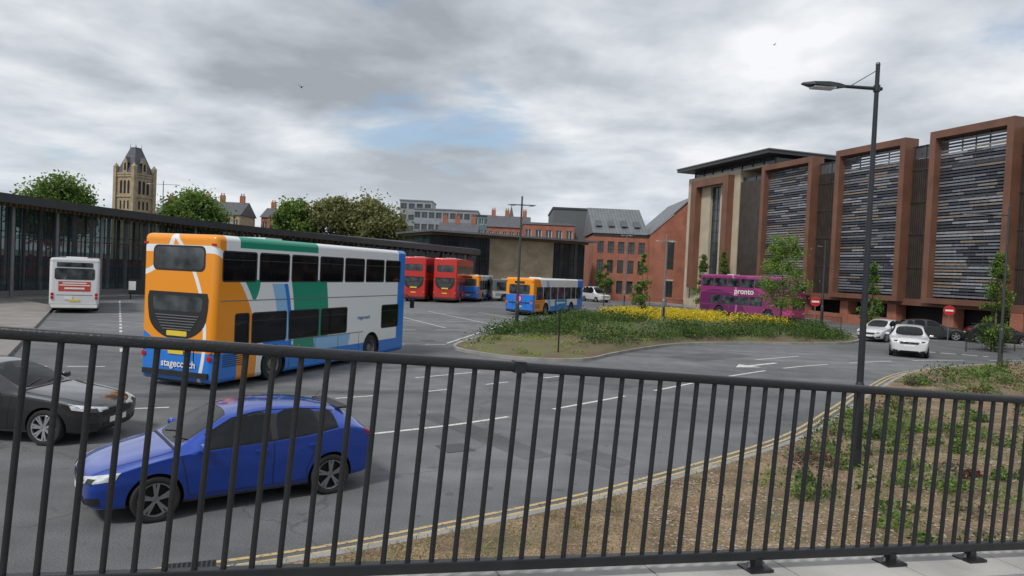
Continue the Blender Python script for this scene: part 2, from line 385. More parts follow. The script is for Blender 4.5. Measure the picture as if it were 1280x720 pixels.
text('10',.42,M_plateW,g,(-.05,-.03,1.24),(R(90),0,0),bold=.01)
redl=livery('livery_red',(.5,.025,.02),[((.25,.01,.01),[('lt','z',.6)]),((.6,.2,.03),[('gt','z',2.35),('lt','z',2.4)])])
for i,(x,y,a) in enumerate([(-10.2,73.5,3),(-7.0,74,6)]):
    bus('red_double_decker_bus',(x,y,0.0),a,10.4,2.5,4.65,redl,True,upz=(3.1,3.85),upw=[(.3,1.8),(2.0,3.5),(3.7,5.2),(5.4,6.9),(7.1,8.6),(8.8,10)],low=[(1.5,3.1),(3.3,4.9),(5.1,6.6),(8.8,10)],rear='red')
bus('single_decker_bus',(-4.9,79,0),8,10.2,2.5,2.95,stage1,False,loz=(1.35,2.35),low=[(.6,1.8),(1.95,3.3),(3.45,4.8),(4.95,6.3),(6.45,7.8),(7.95,8.9)],wheels=(2.5,8.0))
prp=livery('livery_purple',(.25,.032,.15),[((.14,.015,.10),[('in','y',2,-1.5,4.2)]),((.34,.055,.21),[('in','y',8.5,5.5,3.2)]),((.5,.17,.32),[('in','y',-1.5,1.5,6.2),('out','y',-1.6,1.5,6.1)]),((.5,.05,.2),[('gt','y',9.6),('lt','z',2.4)])])
pl=Vector((20.15,76.3)); pr=Vector((26.8,67.9)); dd_=(pr-pl); az=math.degrees(math.atan2(dd_.x,dd_.y)); hd=dd_.normalized(); rt=Vector((hd.y,-hd.x))
c0=pl-rt*1.27
g=bus('purple_double_decker_bus',(c0.x,c0.y,0),az,10.7,2.54,4.25,prp,True,
  upw=[(.3,1.7),(1.85,3.3),(3.45,4.9),(5.05,6.5),(6.65,8.1),(8.25,9.4),(9.55,10.4)],low=[(1.3,2.7),(2.85,4.3),(4.45,5.9),(6.05,7.5),(8.9,10.2)],wheels=(2.5,8.2))
text('pronto',.8,M_plateW,g,(1.285,5.4,2.35),(R(90),0,R(90)),bold=.014)
bus('small_grey_bus',(-2.6,84,0),70,6.5,2.2,2.6,livery('livery_grey',(.12,.13,.14),[((.5,.5,.5),[('lt','z',1.2)])]),False,loz=(1.35,2.2),low=[(.5,1.8),(1.95,3.2),(3.35,4.6)],wheels=(1.5,5.0),wheel_r=.4)
wl=livery('livery_white',(.66,.67,.69),[((.3,.32,.34),[('lt','z',.55)]),((.5,.52,.54),[('gt','z',2.95)])])
g=bus('white_coach',(-25.4,41.3,0),-30,9.5,2.5,3.2,wl,False,loz=(1.6,2.55),low=[(.6,2.2),(2.4,4.0),(4.2,5.8),(6,7.6),(7.8,9)],wheels=(2.6,7.0),rear='coach')
d=MB()
d.rrect('y',-.01,-1.0,1.0,1.95,2.62,.12,.012,0); d.rrect('y',-.014,-.9,.9,2.68,2.95,.04,.012,0)
d.rrect('y',-.012,-.8,.8,1.28,1.85,.02,.012,1); d.bb(-.75,.75,-.018,-.012,1.6,1.66,4); d.bb(-.5,.5,-.018,-.012,1.4,1.5,4); d.bb(-.6,.6,-.018,-.012,1.72,1.79,4)
for sx in(-1,1):
    for zc in(.9,1.1): d.box(sx*1.1,-.02,zc,.14,.03,.16,2)
d.box(0,-.03,.42,2.3,.08,.18,4); d.box(0,-.02,.75,.52,.02,.11,3); d.bb(-.9,.9,-.012,-.005,1.05,1.07,0); d.box(-.3,-.02,.9,.4,.02,.2,4)
d.build('rear_fittings',[M_busglass,mat('advert_red',(.55,.06,.03)),M_red,M_plateY,M_plateW],g)

# ---------------------------------------------------------------- cars
def surf(bvh,o,dr):
    h=bvh.ray_cast(Vector(o),Vector(dr).normalized())
    return (h[0],h[1]) if h[0] is not None else None
def patch(mb,bvh,q,dr,mi,off=.004,nu=8,nv=4):
    q=[Vector(p) for p in q]; grid=[]
    dr=Vector(dr).normalized()
    for j in range(nv+1):
        row=[]
        for i in range(nu+1):
            u=i/nu;v=j/nv
            p=(q[0]*(1-u)+q[1]*u)*(1-v)+(q[3]*(1-u)+q[2]*u)*v
            h=surf(bvh,p-dr*2,dr)
            row.append(h[0]-dr*off if h else None)
        grid.append(row)
    for j in range(nv):
        for i in range(nu):
            c=[grid[j][i],grid[j][i+1],grid[j+1][i+1],grid[j+1][i]]
            if all(k is not None for k in c): mb.add(c,[(0,1,2,3)],mi)
def seam(mb,bvh,pts,dr,w,mi,off=.004,step=.06):
    dr=Vector(dr).normalized(); sm=[]
    for a,b in zip(pts[:-1],pts[1:]):
        a=Vector(a);b=Vector(b);n=max(1,int((b-a).length/step))
        for i in range(n): sm.append(a.lerp(b,i/n))
    sm.append(Vector(pts[-1])); hs=[]
    for p in sm:
        h=surf(bvh,p-dr*2,dr)
        if h: hs.append((h[0],h[1]))
    for i in range(len(hs)-1):
        a,na=hs[i];b,nb=hs[i+1]
        if (b-a).length>.25: continue
        t=(b-a).normalized(); n=-dr; s=n.cross(t).normalized()*w/2; o=n*off
        mb.add([a-s+o,b-s+o,b+s+o,a+s+o],[(0,1,2,3)],mi)
HATCH=dict(L=4.29,W=1.78,st=[
 (2.14,.30,.56,.62,.50,.55,.42,''),(2.06,.20,.64,.70,.70,.76,.60,''),(1.80,.18,.74,.80,.80,.85,.68,''),(1.35,.18,.86,.90,.84,.88,.72,''),
 (.98,.17,.92,.965,.86,.89,.74,'T'),(.62,.17,.95,1.19,.86,.895,.68,'TS'),(.22,.17,.97,1.395,.86,.895,.63,'S'),(-.12,.17,.985,1.455,.86,.895,.62,'S'),(-.34,.17,.99,1.47,.86,.895,.62,'P'),(-.42,.17,.995,1.47,.86,.895,.62,'S'),
 (-.85,.17,1.02,1.455,.86,.895,.61,'S'),(-1.12,.18,1.05,1.425,.86,.89,.60,'P'),(-1.18,.18,1.06,1.415,.86,.89,.60,'S'),(-1.42,.18,1.10,1.37,.85,.885,.59,''),(-1.62,.2,1.10,1.31,.84,.87,.57,'T'),
 (-1.95,.22,1.02,1.09,.82,.84,.6,''),(-2.06,.26,.92,.97,.78,.80,.62,''),(-2.15,.32,.72,.78,.66,.68,.55,'')])
SUV=dict(L=4.48,W=1.86,st=[
 (2.22,.36,.74,.82,.60,.66,.52,''),(2.14,.26,.82,.9,.78,.84,.68,''),(1.85,.24,.93,1.0,.86,.90,.74,''),(1.4,.24,1.0,1.06,.88,.92,.76,''),
 (1.02,.24,1.04,1.10,.89,.93,.78,'T'),(.66,.24,1.07,1.36,.89,.93,.72,'TS'),(.3,.24,1.09,1.56,.89,.93,.67,'S'),(-.1,.24,1.10,1.62,.89,.93,.66,'S'),(-.3,.24,1.1,1.635,.89,.93,.66,'P'),(-.38,.24,1.1,1.635,.89,.93,.66,'S'),
 (-.85,.24,1.11,1.63,.89,.93,.65,'S'),(-1.15,.24,1.13,1.61,.89,.92,.65,'P'),(-1.22,.24,1.13,1.60,.89,.92,.65,'S'),(-1.6,.25,1.17,1.56,.88,.91,.63,''),(-1.85,.27,1.16,1.5,.86,.89,.61,'T'),
 (-2.1,.3,1.08,1.18,.84,.86,.66,''),(-2.18,.34,.95,1.02,.8,.82,.66,''),(-2.24,.42,.76,.84,.7,.72,.6,'')])
SAL=dict(L=4.55,W=1.81,st=[
 (2.27,.30,.56,.62,.52,.58,.45,''),(2.18,.19,.66,.71,.72,.78,.62,''),(1.9,.17,.77,.81,.82,.86,.7,''),(1.3,.17,.87,.905,.85,.89,.74,''),
 (.82,.17,.92,.955,.86,.90,.75,'T'),(.42,.17,.95,1.18,.86,.90,.68,'TS'),(.0,.17,.96,1.36,.86,.90,.62,'S'),(-.3,.17,.965,1.41,.86,.90,.61,'S'),(-.46,.17,.97,1.415,.86,.90,.61,'P'),(-.54,.17,.97,1.415,.86,.9,.61,'S'),
 (-1.0,.17,.98,1.40,.86,.9,.6,'S'),(-1.28,.18,.99,1.38,.86,.9,.6,'P'),(-1.34,.18,.99,1.37,.86,.9,.6,'S'),(-1.75,.18,1.0,1.32,.85,.88,.58,''),(-1.9,.2,1.0,1.28,.84,.87,.57,'T'),
 (-2.12,.22,.95,1.06,.82,.84,.6,''),(-2.2,.26,.88,.95,.78,.80,.62,''),(-2.27,.32,.7,.78,.66,.68,.55,'')])
def car(name,loc,rz,P,paint,wf,wr_,wrad=.325,rimstyle=5,rear_lights=True,rim=None,headl=None,grille_z=None,silver_trim=False,scale=1):
    g=grp(name,loc,rz); g.scale=(scale,)*3; st=P['st']; mb=MB(); n=14
    for s in st:
        x,zl,zb,zt,wl,wb,wt,_=s; wm=max(wl,wb)+.012
        half=[(0,zl),(wl*.82,zl),(wl*.985,zl+.07),(wm,zl+.1+(zb-zl-.1)*.62),(wb,zb),(wt,zt-.035),(wt-.075,zt),(0,zt+.03)]
        ring=[(x,y,z) for y,z in half]+[(x,-y,z) for y,z in half[6:0:-1]]
        mb.v+=ring
    for i in range(len(st)-1):
        tag=st[i][7]
        for k in range(n):
            a=i*n+k;b=i*n+(k+1)%n
            mi=0
            if k in(0,13): mi=2
            if k in(4,9) : mi=1 if 'S' in tag else (2 if 'P' in tag else 0)
            if k in(6,7) and 'T' in tag: mi=1
            mb.f.append([a,b,b+n,a+n]); mb.m.append(mi)
    for base,fl in((0,False),((len(st)-1)*n,True)):
        for q in((0,1,13),(1,2,12,13),(2,3,11,12),(3,4,10,11),(4,5,9,10),(5,6,8,9),(6,7,8)):
            f=[base+j for j in q]; mb.f.append(f[::-1] if not fl else f); mb.m.append(0)
    body=mb.build('body',[paint,M_glass,M_trim],g,smooth=True)
    me=body.data; bm=bmesh.new(); bm.from_mesh(me)
    cl=bm.edges.layers.float.get('crease_edge') or bm.edges.layers.float.new('crease_edge')
    for e in bm.edges:
        ms={f.material_index for f in e.link_faces}
        ks=[v.index%n for v in e.verts]
        if len(ms)>1 and 1 in ms: e[cl]=.75
        elif ks[0]==ks[1] and ks[0] in(4,10): e[cl]=.6
        elif ks[0]==ks[1] and ks[0] in(3,11,2,12): e[cl]=.45
    bm.to_mesh(me); bm.free()
    md=body.modifiers.new('s','SUBSURF'); md.levels=3; md.render_levels=3
    dg=bpy.context.evaluated_depsgraph_get(); dg.update()
    me=bpy.data.meshes.new_from_object(body.evaluated_get(dg)); body.modifiers.clear(); body.data=me
    me.polygons.foreach_set('use_smooth',[True]*len(me.polygons))
    bm=bmesh.new(); bm.from_mesh(me); bvh=BVHTree.FromBMesh(bm); bm.free()
    ar=wrad+.05
    cuts=[]
    for wx in(wf,wr_):
        c=MB(); c.cyl((wx,.52,wrad),(wx,1.3,wrad),ar,None,40,0); cuts.append(c)
        c=MB(); c.cyl((wx,-.52,wrad),(wx,-1.3,wrad),ar,None,40,0); cuts.append(c)
    boolcut(body,cuts,[M_dark])
    body.data.polygons.foreach_set('use_smooth',[True]*len(body.data.polygons))
    try: body.data.set_sharp_from_angle(angle=R(38))
    except Exception: pass
    # cabin
    zs=st[8][2]; zr=st[8][3]; cb=MB()
    cb.bb(-.9,.85,-.74,.74,.3,zs-.22,0)
    cb.bb(-1.8,-.9,-.5,.5,.3,zs-.22,0)
    cb.box(.72,0,zs-.14,.35,1.36,.14,0)
    for y in(-.38,.38):
        cb.box(-.22,y,zs-.05,.14,.48,.5,0); cb.box(-.25,y,zr-.26,.09,.24,.17,0)
        cb.box(-1.12,y,zs-.06,.14,.56,.42,0); cb.box(-1.16,y,zr-.33,.09,.22,.13,0)
    cb.build('cabin',[M_seatd],g,bevel=.03,seg=2)
    sw=MB(); 
    for i in range(14):
        t0=6.283*i/14;t1=6.283*(i+1)/14
        sw.cyl((.38+.05*math.sin(t0),-.38+.18*math.cos(t0),zs+.0+.17*math.sin(t0)),(.38+.05*math.sin(t1),-.38+.18*math.cos(t1),zs+.0+.17*math.sin(t1)),.014,None,6,0,False)
    sw.build('steering_wheel',[M_trim],g)
    w=MB(); W=P['W']/2
    for wx in(wf,wr_):
        for s in(1,-1): wheel(w,(wx,s*(W-.105),wrad),wrad,.21,s,.73,'car',rimstyle,.3)
    w.build('wheels',[M_rubber,rim or M_silver,M_dark],g)
    d=MB(); L2=P['L']/2
    xs_pil=[s[0] for s in st if 'P' in s[7]]; z_sh=st[8][2]; zl=st[8][1]
    for s in(1,-1):
        D=(0,-s,0)
        y=s*1.2
        xa=st[4][0]-.02; xb=xs_pil[0]-.03; xc=wr_+ar*.86
        seam(d,bvh,[(xa,y,st[4][2]-.02),(xa+.03-.1,y,zl+.42),(xa-.12,y,zl+.14),(xb,y,zl+.13),(xb,y,z_sh-.02)],D,.012,1)
        seam(d,bvh,[(xb,y,zl+.13),(xc+.06,y,zl+.13),(xc+.09,y,zl+.3),(xc-.02,y,.72),(xs_pil[1]-.02,y,z_sh-.02)],D,.012,1)
        seam(d,bvh,[(st[5][0]+.1,y,st[5][2]-.002)]+[(q[0],y,q[2]-.002) for q in st[6:14]],D,.022,2 if silver_trim else 1)
        seam(d,bvh,[(q[0],y,q[3]-.055) for q in st[5:14]],D,.022,1,.005)
        seam(d,bvh,[(wf-ar*1.0,y,zl+.08),(wr_+ar*1.0,y,zl+.08)],D,.05,1)
        for hx in(xb+.2,xs_pil[1]+.12):
            h=surf(bvh,(hx,s*2,z_sh-.13),D)
            if h: d.box(hx,h[0].y+s*.015,z_sh-.13,.2,.035,.03,0)
        h=surf(bvh,(st[5][0]+.08,s*2,st[5][2]-.03),D)
        if h:
            m=MB(); m.box(st[5][0]+.06,s*(abs(h[0].y)+.12),st[5][2]+.06,.12,.2,.13,0); mo=m.build('mirror',[paint],g,bevel=.045,seg=3,auto=True)
            d.beam((st[5][0]+.06,h[0].y,st[5][2]-.02),(st[5][0]+.06,s*(abs(h[0].y)+.08),st[5][2]+.02),.05,.03,1)
        zt=headl or (st[1][2]+.03)
        dr=Vector((-1,-s*.85,0)).normalized()
        o=Vector((L2+.1,s*(W-.12),0)); per=Vector((-.55,s*1.0,0)).normalized()
        q=[o-per*.34+Vector((0,0,zt-.12)),o+per*.36+Vector((0,0,zt-.01)),o+per*.40+Vector((0,0,zt+.09)),o-per*.30+Vector((0,0,zt-.03))]
        patch(d,bvh,q,dr,3,.006,12,4)
        q2=[o-per*.1+Vector((0,0,zt-.085)),o+per*.08+Vector((0,0,zt-.065)),o+per*.1+Vector((0,0,zt+.0)),o-per*.08+Vector((0,0,zt-.02))]
        patch(d,bvh,q2,dr,1,.009,6,3)
        dr=Vector((1,-s*.8,0)).normalized(); o=Vector((-L2-.1,s*(W-.14),0)); per=Vector((.55,s*1.0,0)).normalized(); zt2=st[-3][2]-.1
        patch(d,bvh,[o-per*.2+Vector((0,0,zt2-.08)),o+per*.26+Vector((0,0,zt2)),o+per*.28+Vector((0,0,zt2+.1)),o-per*.2+Vector((0,0,zt2+.08))],dr,4,.006,10,4)
        patch(d,bvh,[(L2+.2,s*.5,.30),(L2+.2,s*.74,.30),(L2+.2,s*.76,.42),(L2+.2,s*.52,.38)],(-1,0,0),1,.006,6,4)
    gz=grille_z or st[0][2]
    patch(d,bvh,[(L2+.2,-.42,gz-.06),(L2+.2,.42,gz-.06),(L2+.2,.46,gz+.06),(L2+.2,-.46,gz+.06)],(-1,0,0),1,.006,10,4)
    patch(d,bvh,[(L2+.2,-.5,.26),(L2+.2,.5,.26),(L2+.2,.42,.38),(L2+.2,-.42,.38)],(-1,0,0),1,.006,10,4)
    patch(d,bvh,[(L2+.2,-.26,gz-.20),(L2+.2,.26,gz-.20),(L2+.2,.26,gz-.095),(L2+.2,-.26,gz-.095)],(-1,0,0),5,.012,4,2)
    patch(d,bvh,[(L2+.2,-.08,gz-.02),(L2+.2,.08,gz-.02),(L2+.2,.08,gz+.03),(L2+.2,-.08,gz+.03)],(-1,0,0),2,.012,4,2)
    patch(d,bvh,[(-L2-.2,-.26,.62),(-L2-.2,.26,.62),(-L2-.2,.26,.73),(-L2-.2,-.26,.73)],(1,0,0),6,.012,4,2)
    seam(d,bvh,[(st[0][0]-.1,.55,3),(st[3][0],.68,3),(st[4][0]+.06,.70,3)],(0,0,-1),.01,1)
    seam(d,bvh,[(st[0][0]-.1,-.55,3),(st[3][0],-.68,3),(st[4][0]+.06,-.70,3)],(0,0,-1),.01,1)
    seam(d,bvh,[(st[4][0]+.03,-.66,3),(st[4][0]+.03,.66,3)],(0,0,-1),.06,1)
    for yy in(.1,-.45):
        seam(d,bvh,[(st[4][0]-.06,yy,3),(st[4][0]-.16,yy+.5,3)],(0,0,-1),.018,1,.012)
    rx=st[13][0]+.1; h=surf(bvh,(rx,0,3),(0,0,-1))
    if h: d.cyl(h[0],h[0]+Vector((-.14,0,.16)),.006,.003,6,1)
    q=st[14]; d.box(q[0]-.02,0,q[3]+.03,.22,q[6]*1.9,.03,1)
    d.build('trim_and_lights',[paint,M_trim,M_chrome,M_lens,M_red,M_plateW,M_plateY],g)
    return g
def paint(name,c,metal=.35,rough=.3):
    return mat(name,c,rough,metal,.06,5,coat=1.0)
P_blue=paint('metallic_blue_paint',(.006,.058,.42),.45)
P_blk=paint('black_car_paint',(.018,.018,.02),.3,.25)
P_wht=paint('white_car_paint',(.62,.63,.65),0,.3)
P_gry=paint('grey_car_paint',(.05,.055,.06),.4,.3)
hd=math.atan2(-.612,-.79)
car('blue_hatchback_car',(-4.20,10.90,0),hd,HATCH,P_blue,1.28,-1.32,.325,5,rim=mat('dark_alloy',(.3,.31,.33),.3,.7,.2),scale=.955)
car('black_saloon_car',(-9.85,13.95,0),R(-3),SAL,P_blk,1.42,-1.4,.33,7,silver_trim=True)
car('white_suv',(22.0,39.2,0),R(-118),SUV,P_wht,1.36,-1.32,.36,5,headl=.90,grille_z=.78)
car('white_hatchback_car',(25.4,48.6,0),R(-140),HATCH,P_wht,1.28,-1.32,.325,5)
car('dark_estate_car',(31.4,53.0,0),R(-20),SAL,P_gry,1.42,-1.4,.33,5)
car('grey_hatchback_car',(34.9,50.6,0),R(-25),HATCH,P_blk,1.28,-1.32,.325,5)
car('white_van',(11.3,96,0),R(-60),dict(L=4.8,W=1.9,st=[(s[0]*1.07,s[1],s[2]*1.05,s[3]*(1.25 if s[3]>1.2 else 1.05),s[4],s[5],s[6]+(.12 if s[3]>1.2 else 0),s[7]) for s in SUV['st']]),P_wht,1.36,-1.32,.34)

# ---------------------------------------------------------------- ground, roads
def asphalt(name='asphalt',k=1.0):
    m,nt,b=newmat(name); N=nt.nodes;L=nt.links
    tc=N.new('ShaderNodeTexCoord')
    def noise(sc,det,vec=None,dist=0):
        n=N.new('ShaderNodeTexNoise'); n.inputs['Scale'].default_value=sc; n.inputs['Detail'].default_value=det; n.inputs['Distortion'].default_value=dist
        L.new(vec or tc.outputs['Object'],n.inputs['Vector']); return n.outputs['Fac']
    def rng(f,a,bb,c,d):
        r=N.new('ShaderNodeMapRange'); 
        for i,v in enumerate((a,bb,c,d)): r.inputs[i+1].default_value=v
        L.new(f,r.inputs[0]); return r.outputs[0]
    def mul(a,c):
        n=N.new('ShaderNodeMath'); n.operation='MULTIPLY'; L.new(a,n.inputs[0]); L.new(c,n.inputs[1]); return n.outputs[0]
    big=rng(noise(.09,5,None,.8),.35,.65,.74,1.16); mid=rng(noise(1.1,8),.3,.7,.80,1.16); fine=rng(noise(45,3),.3,.7,.60,1.40)
    mp=N.new('ShaderNodeMapping'); mp.inputs['Rotation'].default_value=(0,0,R(-38)); mp.inputs['Scale'].default_value=(.05,.8,1); L.new(tc.outputs['Object'],mp.inputs[0])
    track=rng(noise(1.0,4,mp.outputs[0]),.35,.7,1.12,.76)
    vo=N.new('ShaderNodeTexVoronoi'); vo.feature='DISTANCE_TO_EDGE'; vo.inputs['Scale'].default_value=.13
    wv=N.new('ShaderNodeTexNoise'); wv.inputs['Scale'].default_value=1.2; wv.inputs['Detail'].default_value=4; L.new(tc.outputs['Object'],wv.inputs['Vector'])
    va=N.new('ShaderNodeVectorMath'); va.operation='ADD'; L.new(tc.outputs['Object'],va.inputs[0]); L.new(wv.outputs['Color'],va.inputs[1]); L.new(va.outputs[0],vo.inputs['Vector'])
    crack=rng(vo.outputs['Distance'],0,.004,.66,1)
    sp=rng(noise(2.7,2),.66,.72,1,.70)
    f=mul(mul(mul(mul(mul(big,mid),fine),track),crack),sp)
    vm=N.new('ShaderNodeVectorMath'); vm.operation='SCALE'; vm.inputs[0].default_value=(.140*k,.145*k,.151*k); L.new(f,vm.inputs['Scale'])
    L.new(vm.outputs[0],b.inputs['Base Color']); b.inputs['Roughness'].default_value=.82
    bp=N.new('ShaderNodeBump'); bp.inputs['Strength'].default_value=.35; bp.inputs['Distance'].default_value=.012
    L.new(noise(80,3),bp.inputs['Height']); L.new(bp.outputs[0],b.inputs['Normal'])
    return m
M_asph=asphalt()
def worn(name,col,thr=.42):
    m=mat(name,col,.7,0,.3,14,col2=(.15,.155,.16)); r=[n for n in m.node_tree.nodes if n.type=='VALTORGB'][0]
    r.color_ramp.elements[0].position=thr-.08; r.color_ramp.elements[1].position=thr; return m
M_mark=worn('road_marking_white',(.60,.60,.58),.44); M_yel=worn('road_marking_yellow',(.50,.37,.16),.46)
M_pave=mat('paving',(.27,.25,.235),.85,0,.25,.8,.2,20)
b=MB(); b.poly([(-3000,-3000,-.004),(3000,-3000,-.004),(3000,3000,-.004),(-3000,3000,-.004)]); b.build('ground',[mat('ground_soil',(.14,.14,.12),.9,0,.3,.05)])
b=MB(); b.poly([(-75,-20,0),(75,-20,0),(75,118,0),(-75,118,0)]); b.build('road',[M_asph])
# trench reinstatements / resurfaced patches
b=MB()
for (x,y,w_,l_,a) in [(-.6,15.6,.7,4.6,35),(-6.2,19.2,.6,9,-70),(3.2,24.2,2.2,3.0,40),(-1.5,26.5,.6,7,-62),(9.5,33.5,1.8,5,-48),(-12.5,17.5,1.6,2.4,10),(1.9,13.9,.8,1.2,40)]:
    c,s=math.cos(R(a)),math.sin(R(a)); b.poly([(x+px*c-py*s,y+px*s+py*c,.002) for px,py in((-w_/2,-l_/2),(w_/2,-l_/2),(w_/2,l_/2),(-w_/2,l_/2))],0)
b.build('road_patches',[asphalt('asphalt_patch',.70)])

def crom(pts,n=8,closed=False):
    out=[];N=len(pts)
    rngs=range(N) if closed else range(N-1)
    for i in rngs:
        g=lambda k: pts[k%N] if closed else pts[max(0,min(N-1,k))]
        p0,p1,p2,p3=[Vector(g(k)) for k in(i-1,i,i+1,i+2)]
        for j in range(n):
            t=j/n; out.append(.5*((2*p1)+(-p0+p2)*t+(2*p0-5*p1+4*p2-p3)*t*t+(-p0+3*p1-3*p2+p3)*t**3))
    if not closed: out.append(Vector(pts[-1]))
    return out
def offset(pts,d,closed=False):
    out=[];N=len(pts)
    for i,p in enumerate(pts):
        a=pts[(i-1)%N] if closed or i>0 else p; c=pts[(i+1)%N] if closed or i<N-1 else p
        t=(Vector(c)-Vector(a)); t=Vector((t.x,t.y)).normalized(); out.append(Vector((p[0]-t.y*d,p[1]+t.x*d)))
    return out
def ribbon(mb,pts,w,z,mi=0,closed=False,off=0,z1=None,dash=None):
    a=offset(pts,off-w/2,closed); c=offset(pts,off+w/2,closed); N=len(pts); acc=0
    for i in range(N if closed else N-1):
        j=(i+1)%N; seg=(Vector(pts[j])-Vector(pts[i])).length
        if dash:
            on=(acc%(dash[0]+dash[1]))<dash[0]; acc+=seg
            if not on: continue
        if z1 is None: mb.poly([(a[i].x,a[i].y,z),(a[j].x,a[j].y,z),(c[j].x,c[j].y,z),(c[i].x,c[i].y,z)],mi)
        else:
            q=[(a[i].x,a[i].y),(a[j].x,a[j].y),(c[j].x,c[j].y),(c[i].x,c[i].y)]
            vs=[(x,y,z) for x,y in q]+[(x,y,z1) for x,y in q]
            mb.add(vs,[(4,5,6,7),(0,1,5,4),(2,3,7,6)],mi)
def dense(p0,p1,step=.25):
    p0=Vector(p0);p1=Vector(p1);n=max(1,int((p1-p0).length/step)); return [p0.lerp(p1,i/n) for i in range(n+1)]

KP=[(-14,4.2),(-8,6.0),(-3,8.0),(.15,10.1),(2.8,12.3),(6.7,16.2),(9.8,20.4),(12.8,24.6),(18.3,31.2),(27.6,37.0),(42,42),(60,46)]
K=crom(KP,12)
b=MB(); ribbon(b,K,.14,0,0,z1=.12,off=-.07); b.build('kerb',[M_kerb])
b=MB(); ribbon(b,K[:110],.075,.005,0,off=.28); ribbon(b,K[:110],.075,.005,0,off=.46); b.build('double_yellow_lines',[M_yel])
IP=[(-2.5,32.2),(-1.2,30.0),(.6,28.9),(3.0,29.4),(4.6,32),(6.5,35.0),(9.0,38.2),(12.5,40.6),(17.5,42.6),(21.2,44.6),(24.0,49),(24.4,55),(22,60.5),(17.4,64),(12,65),(8,63),(4.5,57.5),(2.0,50),(.2,43),(-1.6,37)]
I=crom(IP,6,True)
b=MB(); ribbon(b,I,.15,0,0,closed=True,z1=.13); b.build('island_kerb',[M_kerb])
M_grassy=mat('planting_ground',(.12,.13,.05),.95,0,.4,.7,.6,14,col2=(.12,.082,.052))
cx=sum(p.x for p in I)/len(I); cy=sum(p.y for p in I)/len(I)
def inside(x,y,poly):
    c=False;n=len(poly)
    for i in range(n):
        a=poly[i];b2=poly[i-1]
        if (a[1]>y)!=(b2[1]>y) and x<(b2[0]-a[0])*(y-a[1])/(b2[1]-a[1])+a[0]: c=not c
    return c
rings=[1,.93,.8,.6,.4,.2]; zz=[.12,.2,.36,.46,.5,.5]
b=MB(); n=len(I)
for r,z in zip(rings,zz):
    for p in I: b.v.append((cx+(p.x-cx)*r*.995,cy+(p.y-cy)*r*.995,z))
for j in range(len(rings)-1):
    for i in range(n): b.f.append([j*n+i,j*n+(i+1)%n,(j+1)*n+(i+1)%n,(j+1)*n+i]); b.m.append(0)
b.f.append([5*n+i for i in range(n)]); b.m.append(0)
isl=b.build('traffic_island_bed',[M_grassy],smooth=True)
bm=bmesh.new(); bm.from_mesh(isl.data); islbvh=BVHTree.FromBMesh(bm); bm.free()

P0=Vector((-2.04,2.84,3.262)); RD=Vector((.938,.345,-.0655)); 
def railp(s): return P0+RD*s
FOOT=1.10
sk=[-14,-7,-.5,2,4,6.2,9,13,19,28,44,62]
NT=18
ks=crom([(k[0],k[1],s) for k,s in zip(KP,sk)],12)
def bankpt(i,t):
    k=ks[i]; rp=railp(k.z); f=max(0,min(1,(k.z-2.5)/6)); fz=max(.16,(rp.z-FOOT-.06)*(.12+.55*f)) 
    x=k.x*(1-t)+(rp.x-.345*.14)*t; y=k.y*(1-t)+(rp.y+.938*.14)*t
    u=max(0,min(1,(t-.2)/.8)); u=u*u*(3-2*u)
    z=.115+(fz-.115)*u
    z+= .04*math.sin(x*2.1+y*1.3)*math.sin(y*1.7-x)*min(1,4*t*(1-t)+.05)
    return (x,y,z)
b=MB()
for i in range(len(ks)):
    for j in range(NT+1): b.v.append(bankpt(i,.008+j/NT*.992))
for i in range(len(ks)-1):
    for j in range(NT):
        a=i*(NT+1)+j; b.f.append([a,a+NT+1,a+NT+2,a+1]); b.m.append(0)
def bankmat():
    m,nt,bs=newmat('bank_soil'); N=nt.nodes;L=nt.links; tc=N.new('ShaderNodeTexCoord')
    def noise(sc,det):
        n=N.new('ShaderNodeTexNoise'); n.inputs['Scale'].default_value=sc; n.inputs['Detail'].default_value=det; L.new(tc.outputs['Object'],n.inputs['Vector']); return n.outputs['Fac']
    r=N.new('ShaderNodeValToRGB'); e=r.color_ramp.elements; e[0].position=.3; e[0].color=(.115,.08,.05,1); e[1].position=.7; e[1].color=(.31,.23,.145,1)
    L.new(noise(1.6,9),r.inputs[0])
    r2=N.new('ShaderNodeValToRGB'); e=r2.color_ramp.elements; e[0].position=.35; e[0].color=(.5,.5,.5,1); e[1].position=.65; e[1].color=(1.4,1.35,1.3,1)
    L.new(noise(30,4),r2.inputs[0])
    mx=N.new('ShaderNodeMix'); mx.data_type='RGBA'; mx.blend_type='MULTIPLY'; mx.inputs[0].default_value=1; L.new(r.outputs[0],mx.inputs[6]); L.new(r2.outputs[0],mx.inputs[7])
    r3=N.new('ShaderNodeMapRange'); r3.inputs[1].default_value=.52; r3.inputs[2].default_value=.66; r3.inputs[4].default_value=.75; L.new(noise(.7,6),r3.inputs[0])
    mx2=N.new('ShaderNodeMix'); mx2.data_type='RGBA'; L.new(r3.outputs[0],mx2.inputs[0]); L.new(mx.outputs[2],mx2.inputs[6]); mx2.inputs[7].default_value=(.12,.115,.05,1)
    L.new(mx2.outputs[2],bs.inputs['Base Color']); bs.inputs['Roughness'].default_value=.95
    bp=N.new('ShaderNodeBump'); bp.inputs['Strength'].default_value=.9; bp.inputs['Distance'].default_value=.05; L.new(noise(22,5),bp.inputs['Height']); L.new(bp.outputs[0],bs.inputs['Normal'])
    return m
b.build('grass_bank',[bankmat()],smooth=True)

